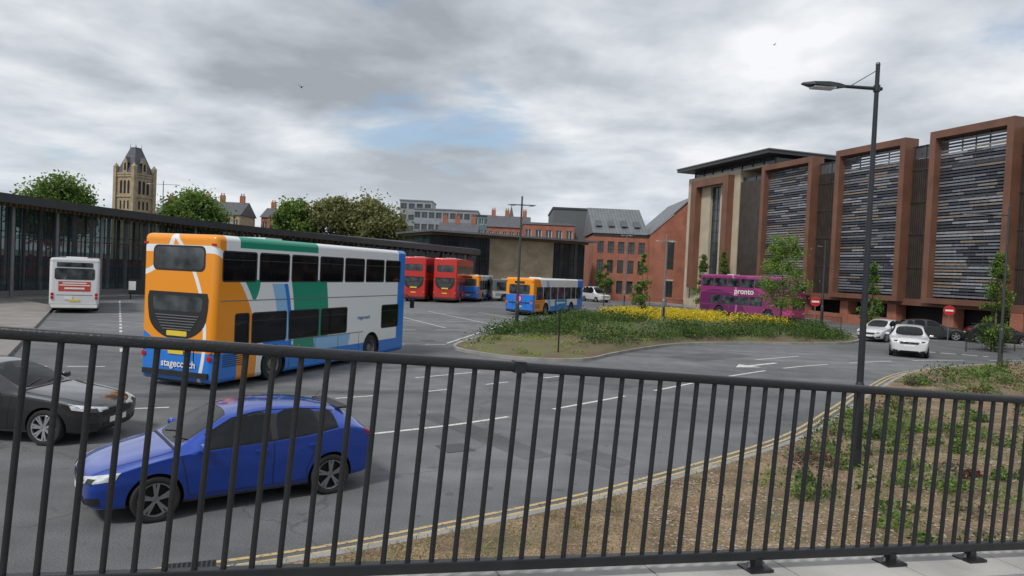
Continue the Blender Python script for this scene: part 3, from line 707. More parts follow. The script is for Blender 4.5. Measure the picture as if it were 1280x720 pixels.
# ---------------------------------------------------------------- vegetation
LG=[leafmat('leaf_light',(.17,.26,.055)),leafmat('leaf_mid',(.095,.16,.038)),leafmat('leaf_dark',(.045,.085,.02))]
LO=[leafmat('leaf_olive_light',(.22,.23,.10)),leafmat('leaf_olive',(.15,.16,.065)),leafmat('leaf_olive_dark',(.085,.09,.035))]
LY=[leafmat('flower_yellow',(.62,.47,.03)),leafmat('leaf_yellowgreen',(.28,.33,.05)),leafmat('leaf_mid2',(.1,.15,.04))]
LP=[leafmat('leaf_dark_red',(.10,.03,.035)),leafmat('leaf_bronze',(.13,.07,.05)),leafmat('leaf_green_grey',(.12,.16,.10))]
M_bark=mat('bark',(.12,.095,.07),.9,0,.4,8,.5,20)
def leafquad(mb,p,s,mi,up=.3):
    n=Vector((random.gauss(0,1),random.gauss(0,1),random.gauss(0,1)+up)).normalized(); a=n.orthogonal().normalized(); b2=n.cross(a)
    t=random.random()*6.28; a2=a*math.cos(t)+b2*math.sin(t); b3=n.cross(a2); s1=s*random.uniform(.6,1.3)
    mb.add([p-a2*s1*.5,p-b3*s1*.3,p+a2*s1*.5,p+b3*s1*.3],[(0,1,2,3)],mi)
def tree(name,x,y,h,w,z0,leaves,size,mats,shape='round',clumps=40,z=0,trunk=.12,seed=1,spread=.16):
    random.seed(seed); g=grp(name,(x,y,z))
    tr=MB(); lean=random.uniform(-.02,.02)*h
    top=Vector((lean,0,h*.85)); tr.cyl((0,0,-.1),(lean*.5,0,h*.45),trunk,trunk*.65,9,0); tr.cyl((lean*.5,0,h*.45),top,trunk*.65,trunk*.15,8,0)
    lf=MB(); cs=[]
    for i in range(clumps):
        f=random.random()
        if shape=='round':
            while True:
                p=Vector((random.uniform(-1,1),random.uniform(-1,1),random.uniform(-1,1)))
                if .25<p.length<1: break
            if random.random()<.6: p=p.normalized()*random.uniform(.72,1.0)
            c=Vector((p.x*w/2*.86,p.y*w/2*.86,z0+(h-z0)/2+p.z*(h-z0)/2*.88)); cr=w*spread*random.uniform(.6,1.25)
        else:
            f=random.random()**1.15; rad=w/2*(math.sin(min(1,f*3.3+.32)*math.pi/2)*(1-f)**.75 if shape=='cone' else (1-abs(f-.4)*1.1))
            t=random.random()*6.28; rr=rad*random.uniform(.35,1)
            c=Vector((rr*math.cos(t),rr*math.sin(t),z0+(h-z0)*f*.97)); cr=w*spread*random.uniform(.6,1.2)*(1.1-.5*f)
        cs.append((c,cr))
        base=Vector((lean*.5,0,max(z0*.8,min(c.z-.25*(Vector((c.x,c.y)).length+.3),h*.75))))
        tr.cyl(base,c,trunk*.22,trunk*.05,5,0,False)
    per=leaves//clumps
    for c,cr in cs:
        tone=random.random()
        for k in range(per):
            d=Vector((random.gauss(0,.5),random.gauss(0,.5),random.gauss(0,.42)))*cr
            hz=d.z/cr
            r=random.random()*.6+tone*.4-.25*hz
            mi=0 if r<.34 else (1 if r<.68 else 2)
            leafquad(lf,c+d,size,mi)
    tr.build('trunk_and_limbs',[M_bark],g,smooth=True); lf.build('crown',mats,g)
    return g
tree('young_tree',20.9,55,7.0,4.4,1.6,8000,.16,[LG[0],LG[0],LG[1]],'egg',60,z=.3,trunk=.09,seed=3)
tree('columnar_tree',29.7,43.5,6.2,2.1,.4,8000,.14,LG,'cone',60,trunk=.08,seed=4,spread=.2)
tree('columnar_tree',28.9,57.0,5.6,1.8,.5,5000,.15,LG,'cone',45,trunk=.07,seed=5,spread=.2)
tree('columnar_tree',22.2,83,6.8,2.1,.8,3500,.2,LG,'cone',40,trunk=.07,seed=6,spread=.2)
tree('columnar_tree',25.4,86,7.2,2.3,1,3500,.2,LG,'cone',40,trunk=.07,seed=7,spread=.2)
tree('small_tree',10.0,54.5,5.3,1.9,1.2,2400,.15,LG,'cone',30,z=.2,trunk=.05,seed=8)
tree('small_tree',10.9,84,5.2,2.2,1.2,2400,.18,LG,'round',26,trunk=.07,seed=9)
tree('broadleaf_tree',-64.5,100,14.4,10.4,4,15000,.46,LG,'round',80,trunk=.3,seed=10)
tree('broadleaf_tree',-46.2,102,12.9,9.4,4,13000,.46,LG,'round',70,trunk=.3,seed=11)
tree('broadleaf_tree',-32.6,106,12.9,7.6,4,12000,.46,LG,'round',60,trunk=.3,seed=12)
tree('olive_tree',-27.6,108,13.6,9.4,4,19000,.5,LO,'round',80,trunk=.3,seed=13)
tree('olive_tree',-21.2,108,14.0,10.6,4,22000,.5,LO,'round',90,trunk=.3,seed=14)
random.seed(21)
def clump(mb,x,y,z,r,hh,n,size,pal,flat=.5):
    for k in range(n):
        a=random.random()*6.28; rr=r*math.sqrt(random.random()); zz=hh*random.random()*(1-.6*(rr/r)**2)
        leafquad(mb,Vector((x+rr*math.cos(a),y+rr*math.sin(a),z+zz)),size,random.choice(pal),.8)
def iz(x,y):
    h=islbvh.ray_cast(Vector((x,y,5)),Vector((0,0,-1))); return h[0].z if h[0] else .12
gp=MB();yp=MB()
cnt=0
while cnt<900:
    x=random.uniform(-3,25);y=random.uniform(28,66)
    if not inside(x,y,I) : continue
    ok=all(inside(x+dx,y+dy,I) for dx,dy in((.6,0),(-.6,0),(0,.6),(0,-.6)))
    if not ok: continue
    cnt+=1
    front = (y<33 and x<5)
    nz=math.sin(x*.55+1)*math.sin(y*.35)+random.uniform(-.35,.35)
    yl = (y>51 and 7<x<20) 
    if front:
        if random.random()<.25: clump(gp,x,y,iz(x,y),.25,.15,20,.09,[0,1,1])
        if random.random()<.2: clump(yp,x,y,iz(x,y),.5,.12,30,.08,[1,1,1])
    elif yl and nz>-.6: clump(yp,x,y,iz(x,y),.9,.85,95,.14,[0,0,0,0,1])
    elif y>38 or nz>.0:
        if nz>.1: clump(gp,x,y,iz(x,y),random.uniform(.6,1.1),random.uniform(.55,1.0),110,.13,[1,2,2,2])
        elif nz>-.15: clump(gp,x,y,iz(x,y),random.uniform(.5,.9),random.uniform(.25,.5),70,.11,[1,2,3,1])
        elif random.random()<.7: clump(gp,x,y,iz(x,y),.5,.3,45,.1,[3,0,1])
    elif nz<-.1 and random.random()<.7: clump(yp,x,y,iz(x,y),.6,.14,50,.08,[1,1,1,2])
for p in offset(I,1.1,True):
    if p.y<48 and p.x>6: 
        for q in range(3): 
            x=p.x+random.gauss(0,.35); y=p.y+random.gauss(0,.3)
            if inside(x,y,I): clump(gp,x,y,iz(x,y)-.02,.6,.65,90,.1,[2,2,1])
gp.build('island_shrubs',[LG[0],LG[1],LG[2],leafmat('leaf_silver',(.2,.24,.2))]); yp.build('yellow_flowering_plants',LY)
gr=MB(); sh=MB()
def blade(mb,p,h,mi):
    a=random.random()*6.28; l=random.uniform(.3,1.2)*h; w=.006
    d=Vector((math.cos(a),math.sin(a),0)); s=Vector((-d.y,d.x,0))*w
    mb.add([p-s,p+s,p+d*l*.4+Vector((0,0,h*.7))+s*.6,p+d*l+Vector((0,0,h))],[(0,1,2,3)],mi)
for k in range(3600):
    i=random.uniform(14,84); t=random.uniform(.02,.8)
    i0=int(i); p=Vector(bankpt(i0,t)).lerp(Vector(bankpt(i0+1,t)),i-i0)
    dens=math.sin(p.x*1.3)*math.sin(p.y*1.1+2)+random.uniform(-.7,.7)
    if dens<.1 and random.random()<.75: continue
    for q in range(random.randint(5,12)):
        blade(gr,p+Vector((random.gauss(0,.07),random.gauss(0,.07),-.01)),random.uniform(.015,.07),random.choice([0,1,2,2,3,3]))
M_dry=leafmat('dry_grass',(.3,.24,.13))
gr.build('grass_tufts',[LG[0],LG[1],M_dry,leafmat('straw',(.42,.34,.2))])
pb=MB()
for k in range(9000):
    i=random.uniform(46,100); t=random.uniform(.03,.98)
    i0=int(i); p=Vector(bankpt(i0,t)).lerp(Vector(bankpt(i0+1,t)),i-i0)
    if p.y>26 or p.x<1.5: continue
    if math.sin(p.x*.9+p.y*.5)+random.uniform(-.8,.8)<-.5: continue
    r=random.uniform(.012,.038); a=random.random()*3
    vs=[(p.x+r*math.cos(a+q*1.57)*random.uniform(.7,1.2),p.y+r*math.sin(a+q*1.57),p.z+r*.25) for q in range(4)]+[(p.x,p.y,p.z+r*.7),(p.x,p.y,p.z-.02)]
    pb.add(vs,[(0,1,4),(1,2,4),(2,3,4),(3,0,4),(1,0,5),(2,1,5),(3,2,5),(0,3,5)],random.choice([0,0,1,2]))
pb.build('gravel_mulch',[mat('pebble_tan',(.36,.29,.22),.8),mat('pebble_grey',(.29,.27,.25),.8),mat('pebble_pink',(.33,.22,.17),.8)])
for k in range(190):
    i=random.uniform(56,108); t=random.uniform(.05,.92); i0=int(i); p=Vector(bankpt(i0,t)).lerp(Vector(bankpt(i0+1,t)),i-i0)
    if p.x<4.8: continue
    pal=random.choice([[0,0,1],[2,2,1],[3,4,4],[3,4,5],[2,4,5],[3,4,4],[4,5,5]])
    sc=.65+.025*p.y
    clump(sh,p.x,p.y,p.z-.02,random.uniform(.15,.55)*sc,random.uniform(.15,.45)*sc,random.randint(90,230),.05+.0015*p.y,pal)
k=0
while k<110:
    x=random.uniform(17,42);y=random.uniform(23,38)
    lim=31.2+(x-18.3)*.62 if x<27.6 else 37+(x-27.6)*.35
    if y>lim-1.1: continue
    k+=1
    clump(sh,x,y,.12,random.uniform(.4,.9),random.uniform(.35,.8),120,.11,random.choice([[3,4,5],[2,4,5],[4,5,1]]))
sh.build('low_shrubs',LP+LG)

# ---------------------------------------------------------------- foreground walkway and railing
rz=math.atan2(.345,.938)
e1=Vector((.938,.345,0)).normalized(); e2=Vector((-e1.y,e1.x,0))
b=MB()
def slab(mb,s0,s1,n0,n1,dz0,dz1,mi):
    vs=[]
    for dz in(dz0,dz1):
        for s,n in((s0,n0),(s1,n0),(s1,n1),(s0,n1)):
            p=railp(s)+e2*n; vs.append((p.x,p.y,p.z-FOOT+dz))
    mb.add(vs,[(3,2,1,0),(4,5,6,7),(0,1,5,4),(1,2,6,5),(2,3,7,6),(3,0,4,7)],mi)
slab(b,-14,29,-3.2,-.25,-2.6,-.02,1)
s=-14
while s<29:
    slab(b,s+.006,s+.9-.006,-.246,.13,-.3,.0,0); s+=.9
slab(b,-14,29,-.2,.10,-2.6,-.305,1)
b.build('walkway',[M_conc,mat('footway_asphalt',(.2,.2,.2),.85,0,.2,3,.3,60)])
g=grp('metal_railing')
up=(RD.normalized().cross(e2)).normalized()
if up.z<0: up=-up
b=MB(); S0,S1=-4,13
def rp(s,dn=0,du=0): return railp(s)+up*du+e2*dn
b.beam(rp(S0),rp(S1),.055,.05,0,up=up)
top=b.build('top_rail',[M_black],g,bevel=.014,seg=3,auto=True)
b=MB(); b.beam(rp(S0,0,-1.01),rp(S1,0,-1.01),.05,.055,0,up=up); b.build('bottom_rail',[M_black],g,bevel=.006,seg=2)
b=MB(); s=S0+.05; i=0
while s<S1:
    b.cyl(rp(s,0,-.99),rp(s,0,-.02),.0135,None,10,0,False); s+=.119; i+=1
b.build('balusters',[M_black],g,smooth=True)
b=MB()
for s in(-2.9,-.6,3.85,4.9,5.62,8.0,10.5):
    b.beam(rp(s,0,-1.02),rp(s,0,-1.085),.05,.05,0,up=e2)
    b.box(*(rp(s,0,-1.09)),.16,.13,.014,0,rz)
    for dx in(-.05,.05):
        p=rp(s+dx,0,-1.08); b.cyl(p,p+Vector((0,0,.025)),.012,.012,6,1)
b.beam(rp(2.20,0,0),rp(2.26,0,0),.062,.058,0,up=up)
b.build('posts_and_feet',[M_black,M_steelgrey],g)

# ---------------------------------------------------------------- street lamps
def lamp(name,x,y,z,h,r,arm,armdir,head='modern',mat_=M_darkgrey,both=False,tie=False):
    g=grp(name,(x,y,z)); b=MB()
    b.cyl((0,0,0),(0,0,1.7),r*1.55,r*1.5,16,0); b.cyl((0,0,1.7),(0,0,1.8),r*1.5,r,16,0); b.cyl((0,0,1.8),(0,0,h),r,r*.62,16,0); b.cyl((0,0,h),(0,0,h+.04),r*.7,r*.5,12,0)
    b.box(0,-r*1.5,.9,r*1.3,.02,.7,1)
    b.cyl((0,0,-.2),(0,0,.05),r*2.1,r*2.1,16,1)
    b.build('column',[mat_,M_black],g,smooth=False)
    a=R(armdir); d=Vector((math.cos(a),math.sin(a),0)); sd=Vector((-d.y,d.x,0))
    hb=MB()
    for sgn in((1,-1) if both else (1,)):
        dd=d*sgn; z1=h-.45
        if arm>0:
            hb.cyl(Vector((0,0,z1))-dd*.1,Vector((0,0,z1))+dd*arm,.035,.03,10,0)
            if tie: hb.cyl(Vector((0,0,h-.1)),Vector((0,0,z1))+dd*arm*.8,.008,None,6,0); hb.cyl(Vector((0,0,z1-.06)),Vector((0,0,z1+.06)),r,r,12,0)
        c=Vector((0,0,z1-.02))+dd*(arm)
        secs=[(-.05,.05,.05),(.1,.10,.09),(.35,.17,.10),(.7,.16,.07),(.92,.06,.03)]; vs=[]
        sc=.85 if head=='modern' else .6
        for l,wd,th in secs:
            for u,v in((-1,-.5),(1,-.5),(.8,.5),(-.8,.5)): vs.append(c+dd*l*sc+sd*wd*u*sc+Vector((0,0,th*v*sc+.02)))
        fs=[(3,2,1,0),(16,17,18,19)]
        for i in range(4):
            for k in range(4): fs.append((i*4+k,i*4+(k+1)%4,(i+1)*4+(k+1)%4,(i+1)*4+k))
        hb.add(vs,fs,0)
        hb.box(*(c+dd*.45*sc+Vector((0,0,-.045*sc))),.5*sc,.24*sc,.03,2,a)
    hb.build('arm_and_lantern',[mat_,M_black,M_lens],g)
    return g
lamp('street_lamp',6.70,13.5,.0,7.8,.062,.68,185,tie=True,mat_=mat('lamp_dark_blue_grey',(.035,.042,.05),.4,.3))
lamp('street_lamp',.34,39.6,.15,7.6,.075,.25,180,both=True,head='small')
lamp('street_lamp',10.96,51.2,.3,6.4,.085,.22,180,both=True,head='small',mat_=M_steelgrey)
lamp('street_lamp',24.2,35,.1,7.8,.07,1.6,180,mat_=M_darkgrey)
lamp('street_lamp',13.6,86,0,9,.09,.2,180,both=True,head='small',mat_=M_steelgrey)
lamp('street_lamp',28.2,64.5,0,7.6,.09,.2,180,head='small',mat_=M_darkgrey)
lamp('street_lamp',-49.5,100,0,14.0,.09,1.6,180,both=True,mat_=M_steelgrey)
def tinypost(x,y,z,h):
    b=MB(); b.cyl((x,y,z),(x,y,z+h),.035,.03,10,0); b.cyl((x,y,z+h),(x,y,z+h+.05),.045,.02,10,0); b.cyl((x,y,z),(x,y,z+.1),.06,.05,10,0); b.build('marker_post',[M_black])
tinypost(2.1,30.4,.1,2.0)
def noentry(x,y,h,az):
    g=grp('no_entry_sign',(x,y,0),R(az)); b=MB(); b.cyl((0,0,0),(0,0,h+.3),.035,None,10,1); b.cyl((0,-.05,h),(0,-.065,h),.36,None,28,0); b.cyl((0,-.047,h),(0,-.05,h),.37,None,28,1); b.box(0,-.068,h,.5,.008,.12,2)
    b.build('sign_and_post',[mat('sign_red',(.5,.015,.02),.4),M_steelgrey,M_plateW],g)
noentry(22.9,53.6,2.35,-20); noentry(31.6,51.3,2.2,-30)
def guard(pts,h=1.0):
    g=grp('guard_rail'); b=MB()
    for a,c in zip(pts[:-1],pts[1:]):
        a=Vector((*a,0));c=Vector((*c,0)); d=(c-a); n=max(1,int(d.length/2))
        for i in range(n+1): p=a+d*i/n; b.cyl(p,p+Vector((0,0,h)),.03,None,8,0)
        for z in(h,.15): b.cyl(a+Vector((0,0,z)),c+Vector((0,0,z)),.022,None,8,0)
        m=int(d.length/.14)
        for i in range(m): p=a+d*i/m; b.cyl(p+Vector((0,0,.15)),p+Vector((0,0,h)),.008,None,4,0,False)
    b.build('rails',[M_black],g)
guard([(27.5,42.8),(36,46.5)]); guard([(25.2,63.5),(27.2,58.5)]); guard([(15,88),(21,87)])

# ---------------------------------------------------------------- markings
b=MB()
lane=crom([(-12,10.6),(-8,11.6),(-2.8,15.1),(.05,17.5),(4.5,22.4),(9,27.5),(14,32),(22,36.6),(34,40)],24)
ribbon(b,lane,.12,.006,0,dash=(3.6,1.6))
outer=crom([(-14,14.5),(-8,16.8),(-3,20),(0,23),(2.6,25.6)],20)
ribbon(b,outer,.1,.0065,0,dash=(1,1.6))
for i in range(7):
    ox=-14.2+i*4.1; oy=26+i*1.6
    L=dense((ox,oy),(ox-17.5*.9,oy+31.5*.9)) if i<1 else dense((ox-2,oy+12),(ox-9,oy+26))
    ribbon(b,L,.11,.007,0,dash=(1.0,.8) if i<1 else None)
for (p0,p1,ds) in [((-17,28),(-3,33.5),(1,1)),((-3,34),(0,50),None),((-10,38),(-1,43),(2,1.2)),((-14,44),(-2,49),None),((-9,55),(1,58),None),((-12,24),(-10.3,24.3),None),((-17,21),(-12.5,22.5),(1,.7)),((-4.2,27.5),(-2.4,28.6),None),((-3,23),(-1,25),None)]:
    ribbon(b,dense(p0,p1),.11,.0075,0,dash=ds)
def arrow(x,y,ang,sc):
    c,s=math.cos(ang),math.sin(ang)
    for pts in([(-2.2,-.12),(.2,-.12),(.2,.12),(-2.2,.12)],[(.2,-.55),(1.4,0),(.2,.55)]):
        b.poly([(x+(px*c-py*s)*sc,y+(px*s+py*c)*sc,.0085) for px,py in pts])
arrow(10.5,30.6,R(222),.95)
ribbon(b,dense((11.5,33.0),(14.5,35.5)),.12,.008,0)
ribbon(b,dense((24,41.5),(27,40)),.3,.008,0,dash=(.6,.4))
b.build('road_markings',[M_mark])
b=MB()
for i in range(9): b.box(-3.75+i*.05,8.05+i*.018,.012,.02,.34,.012,0,R(20))
b.box(-3.55,8.12,.004,.52,.4,.006,1,R(20)); b.build('drain_cover',[M_darkgrey,M_dark])
b=MB()
for x,y in((-1.0,14.2),(1.5,24),(-4,35)): b.box(x,y,.006,.6,.6,.006,0,R(30))
b.build('manhole_covers',[M_darkgrey])
b=MB(); b.extr([(-80,18),(-14.6,20.5),(-16.2,22.9),(-28.6,44.5),(-37,52),(-80,60)][::1],0,.12,0); b.build('pavement',[M_pave])

# ---------------------------------------------------------------- car park building
M_cop=mat('copper_brown_cladding',(.20,.095,.062),.55,.1,.25,.6); M_mesh=mat('bronze_mesh_cladding',(.085,.07,.06),.5,.4,.3,1.2)
M_cream=mat('cream_stone',(.50,.43,.32),.8,0,.15,.8); M_brk=brickmat('red_brick',(.40,.12,.065),(.31,.085,.05),(.3,.22,.17))
SL=[mat('slat_dark',(.065,.072,.09),.5),mat('slat_grey',(.19,.205,.24),.5),mat('slat_tan',(.27,.22,.17),.5),mat('slat_light',(.33,.345,.37),.5)]
phi=math.atan2(-.953,.304)
g=grp('car_park_building',(27.2,87,0),phi)
b=MB()
T1=74
b.bb(.3,T1,1.2,34,0,15.2,0)
b.build('structure',[M_dark],g)  # solid box coloured near-black for the shaded void behind the louvres
b=MB()
for z in(2.75,5.6,8.45,11.3,14.1): b.bb(.4,T1,.55,1.19,z-.15,z+.15,0)
b.build('floor_slabs',[M_conc],g)
frames=[(5.4,13.6),(16.9,25.2),(27.7,35.0),(38.4,46.8),(50,58.2)]
b=MB(); sl=MB(); me_=MB(); gf=MB()
Z0,Z1=2.5,16.9; FW=.55; PR=1.0
random.seed(5)
for a,c in frames:
    b.bb(a,a+FW,-PR,.5,Z0,Z1,0); b.bb(c-FW,c,-PR,.5,Z0,Z1,0); b.bb(a+FW,c-FW,-PR+.003,.497,Z1-.6,Z1-.003,0); b.bb(a+FW,c-FW,-PR+.003,.497,Z0+.003,Z0+.45,0)
    z=Z0+.6
    while z<Z1-.75:
        x=a+FW+.03
        while x<c-FW-.05:
            l=random.uniform(.9,3.6); x1=min(c-FW-.03,x+l)
            k=random.choices([0,1,2,3],[.36,.34,.16,.14])[0]
            sl.bb(x,x1-.01,-.35,-.29,z,z+.155,k); x=x1
        z+=.262
    for xx in(a+FW+1.9,(a+c)/2,c-FW-1.9): b.bb(xx-.04,xx+.04,-.28,-.2,Z0+.46,Z1-.61,1)
gaps=[(.6,5.4)]+[(frames[i][1],frames[i+1][0]) for i in range(4)]+[(58.2,T1)]
for a,c in gaps:
    me_.bb(a+.02,c-.02,-.02,.5,Z0+.3,15.0,0)
    x=a+.1
    while x<c-.1: me_.bb(x,x+.06,-.1,-.022,Z0+.32,14.98,0); x+=.21
    for z in(5.5,8.4,11.2,14.0): me_.bb(a+.02,c-.02,-.13,-.101,z,z+.07,0)
    me_.bb(a+.02,c-.02,.1,.14,15.05,16.1,1)
    for xx in [a+.1+i*(c-a-.2)/2 for i in range(3)]: me_.bb(xx-.03,xx+.03,.03,.09,15.01,16.2,2)
    me_.bb(a+.02,c-.02,.02,.095,16.1,16.16,2)
b.build('copper_frames',[M_cop,M_darkgrey],g); sl.build('louvre_slats',SL,g); me_.build('mesh_panels',[M_mesh,mat('smoky_glass',(.1,.11,.12),.1),M_darkgrey],g)
x=.5
while x<T1:
    gf.bb(x,x+1.0,-.25,.9,0,2.48,0); x+=5.75
gf.bb(.5,T1,-.28,.9,2.2,2.79,1)
gf.bb(5,24,-.12,.3,0,.9,0)
gf.build('ground_floor_piers',[M_brk,M_cop],g)
b=MB()
b.facade(-11,.6,0,17.2,-.4,[(-5.6,-3.4,2.6,15.6),(-10.2,-9.4,1,3)],.4,0,1,2,.08,(2,9))
b.bb(-11,.6,.02,10,0,17.2,0); 
b.poly([(-11,-.4,0),(-11,.02,0),(-11,.02,17.2),(-11,-.4,17.2)][::-1],0); b.poly([(.6,-.4,0),(.6,.02,0),(.6,.02,17.2),(.6,-.4,17.2)],0); b.poly([(-11,-.4,17.2),(.6,-.4,17.2),(.6,.02,17.2),(-11,.02,17.2)],0)
b.bb(-8.9,-7.7,-1.3,-.402,2.5,16.6,3); b.bb(-1.7,-.6,-1.3,-.402,2.5,16.6,3); b.bb(-7.7,-1.7,-1.297,-.405,15.7,16.597,3)
b.bb(-10.6,6.2,0.3,9,17.25,18.1,1); b.bb(-12.2,7.3,-1.6,11,18.12,18.5,2); b.bb(-12.3,7.4,-1.7,11.1,18.5,18.62,4)
for i in range(9): b.bb(-10.6+i*2.08,-10.5+i*2.08,.2,.29,17.25,18.1,2)
b.bb(-10.9,5.3,-.1,9.4,17.0,17.24,0)
b.bb(.605,5.38,-.3,-.14,2.5,15.6,5)
b.build('stair_core',[M_cream,M_bglass,M_darkgrey,M_cop,M_steelgrey,M_mesh],g)
b=MB(); 
b.bb(-16,17,-4.5,-.4,0,.12,0); b.bb(33,T1,-5,-.4,0,.12,0); b.build('pavement',[M_pave],g)

# ---------------------------------------------------------------- brick building (mill style)
M_roof=mat('standing_seam_roof',(.19,.205,.22),.45,.4,.2,.8)
g=grp('brick_building',(11.6,104,0))
b=MB()
ops=[]
for r,(za,zb) in enumerate([(1.0,2.9),(4.0,5.9),(6.9,8.6)]):
    for c in range(5): ops.append((.6+c*1.5,1.5+c*1.5,za,zb))
b.facade(0,8,0,9.6,0,ops,.22,0,1,2,.06,(2,3)); b.bb(0,8,.3,14,0,9.55,0)
b.poly([(0,0,0),(0,.3,0),(0,.3,9.6),(0,0,9.6)][::-1],0)
b.bb(-.1,8,-.12,0.0,9.4,9.75,2)
b.add([(-.2,-.3,9.75),(8,-.3,9.75),(8,9,14.2),(-.2,9,14.2),(-.2,14,9.75),(8,14,9.75),(-.2,-.3,9.7),(-.2,14,9.7)],[(0,1,2,3),(3,2,5,4),(0,3,4)],3)
for i in range(17): b.beam((-.2+i*.5,-.3,9.79),(-.2+i*.5,9,14.24),.04,.05,3)
for i in range(4): b.beam((.9+i*1.9,1.6,10.9),(.9+i*1.9,3.6,11.85),.9,.12,1)
gx0,gx1,px=8,20,14.0
b.poly([(gx0,-1.2,0),(gx1,-1.2,0),(gx1,-1.2,9.8),(px,-1.2,15.4),(gx0,-1.2,9.8)],0)
b.poly([(gx0,-1.2,0),(gx0,-1.2,9.8),(gx0,16,9.8),(gx0,16,0)],0)
for sx in(0,1):
    xa=gx0-.15 if sx==0 else gx1+.15
    b.add([(xa,-1.35,9.7),(px,-1.35,15.5),(px,16,15.5),(xa,16,9.7),(xa,-1.35,9.85),(px,-1.35,15.65),(px,16,15.65),(xa,16,9.85)],[(0,1,2,3),(4,5,6,7),(0,1,5,4)],3)
for (a,c,d,e) in [(10.6,11.5,5.0,8.8),(13.2,14.8,3.6,11.3),(10.6,11.5,1,3.2)]:
    b.bb(a,c,-1.26,-1.19,d,e,1); b.bb((a+c)/2-.04,(a+c)/2+.04,-1.3,-1.262,d,e,2)
    for zz_ in range(int((e-d)/.9)): b.bb(a,c,-1.295,-1.263,d+.9*zz_,d+.9*zz_+.05,2)
    b.bb(a-.1,c+.1,-1.3,-1.2,e+.01,e+.25,4)
b.build('walls_and_roof',[M_brk,M_bglass,M_darkgrey,M_roof,M_cream],g)

# ---------------------------------------------------------------- skyline
def block(name,x,y,w,d,h,m,rows,cols,rz=0,roofm=None,gl=M_bglass,frame=M_white,frac=.6,roof=None):
    g=grp(name,(x,y,0),rz); b=MB(); ops=[]
    for r in range(rows):
        for c in range(cols):
            cw=w/cols; rh=h/rows
            ops.append((-w/2+cw*(c+.5-frac/2),-w/2+cw*(c+.5+frac/2),rh*(r+.28),rh*(r+.78)))
    b.facade(-w/2,w/2,0,h,0,ops,.2,0,1,2,.07,(2,1)); b.bb(-w/2,w/2,.25,d,0,h-.02,0)
    b.poly([(w/2,0,0),(w/2,.25,0),(w/2,.25,h),(w/2,0,h)],0); b.poly([(-w/2,0,0),(-w/2,0,h),(-w/2,.25,h),(-w/2,.25,0)],0)
    if roof:
        b.add([(-w/2-.3,-.3,h),(w/2+.3,-.3,h),(w/2+.3,d+.3,h),(-w/2-.3,d+.3,h),(-w/2-.3,d/2,h+roof),(w/2+.3,d/2,h+roof)],[(0,1,5,4),(2,3,4,5),(1,2,5),(3,0,4)],3)
        for k in(-.38,-.05,.38):
            b.box(w*k,d/2,h+roof+.3,1.0,.7,2.2,4)
            for q in(-.25,.25): b.cyl((w*k+q,d/2,h+roof+1.4),(w*k+q,d/2,h+roof+1.9),.14,.11,8,4)
    else: b.bb(-w/2-.15,w/2+.15,-.15,d,h,h+.35,3)
    b.build('walls_and_roof',[m,gl,frame,roofm or M_darkgrey,M_brk],g)
M_ltgrey=mat('pale_cladding',(.27,.30,.335),.5,0,.2,.5); M_slate=mat('slate',(.10,.105,.12),.7,0,.3,2); M_stone=mat('sandstone',(.40,.32,.21),.85,0,.3,1.2,.3,12)
block('office_block',-18.5,190,17,12,19,M_ltgrey,6,9,roofm=M_steelgrey,frac=.8,frame=M_steelgrey)
block('office_block',-28,200,9,10,22,M_ltgrey,7,4,roofm=M_steelgrey,frac=.75,frame=M_steelgrey)
block('office_block',-8,185,6,10,17.5,mat('teal_cladding',(.12,.2,.22),.4),6,4,frac=.75)
block('terraced_house',-1.5,170,10,9,14.0,M_brk,3,6,roofm=M_slate,roof=3)
block('terraced_house',-12,150,8,8,11,M_brk,3,5,roofm=M_slate,roof=2.5)
block('stone_house',-63,150,10,9,12.8,M_stone,3,6,roofm=M_slate,roof=3.0)
block('stone_house',-71,148,7,9,12.4,M_stone,3,5,roofm=M_slate,roof=2.6)
block('brick_terrace',-52,160,10,9,13.2,M_brk,3,6,roofm=M_slate,roof=2.4)
block('grey_clad_building',12.5,132,11,18,15.5,mat('charcoal_cladding',(.11,.12,.13),.55,.1,.1),3,1,frac=.0001,roofm=M_darkgrey)
block('brick_building_low',6,125,9,9,12,M_brk,3,5,roofm=M_roof)
g=grp('church_spire',(-1.2,210,0)); b=MB(); b.bb(-1,1,-1,1,0,18,0); b.add([(-1.1,-1.1,18),(1.1,-1.1,18),(1.1,1.1,18),(-1.1,1.1,18),(0,0,23)],[(0,1,4),(1,2,4),(2,3,4),(3,0,4)],1); b.build('tower_and_spire',[M_stone,M_slate],g)
g=grp('stone_tower',(-64.2,120,0),R(-20)); g.scale=(.68,.68,.985); b=MB(); h=2.9
b.bb(-h,h,-h,h,0,17.0,0)
for z in(10.5,13.2,16.6,17.0): b.bb(-h-.22,h+.22,-h-.22,h+.22,z,z+.3,0)
for sx in(-1,1):
    for sy in(-1,1):
        b.box(sx*(h+.02),sy*(h+.02),9,.9,.9,18.6,0); b.add([(sx*(h+.02)-.5,sy*(h+.02)-.5,18.3),(sx*(h+.02)+.5,sy*(h+.02)-.5,18.3),(sx*(h+.02)+.5,sy*(h+.02)+.5,18.3),(sx*(h+.02)-.5,sy*(h+.02)+.5,18.3),(sx*(h+.02),sy*(h+.02),19.0)],[(0,1,4),(1,2,4),(2,3,4),(3,0,4)],0)
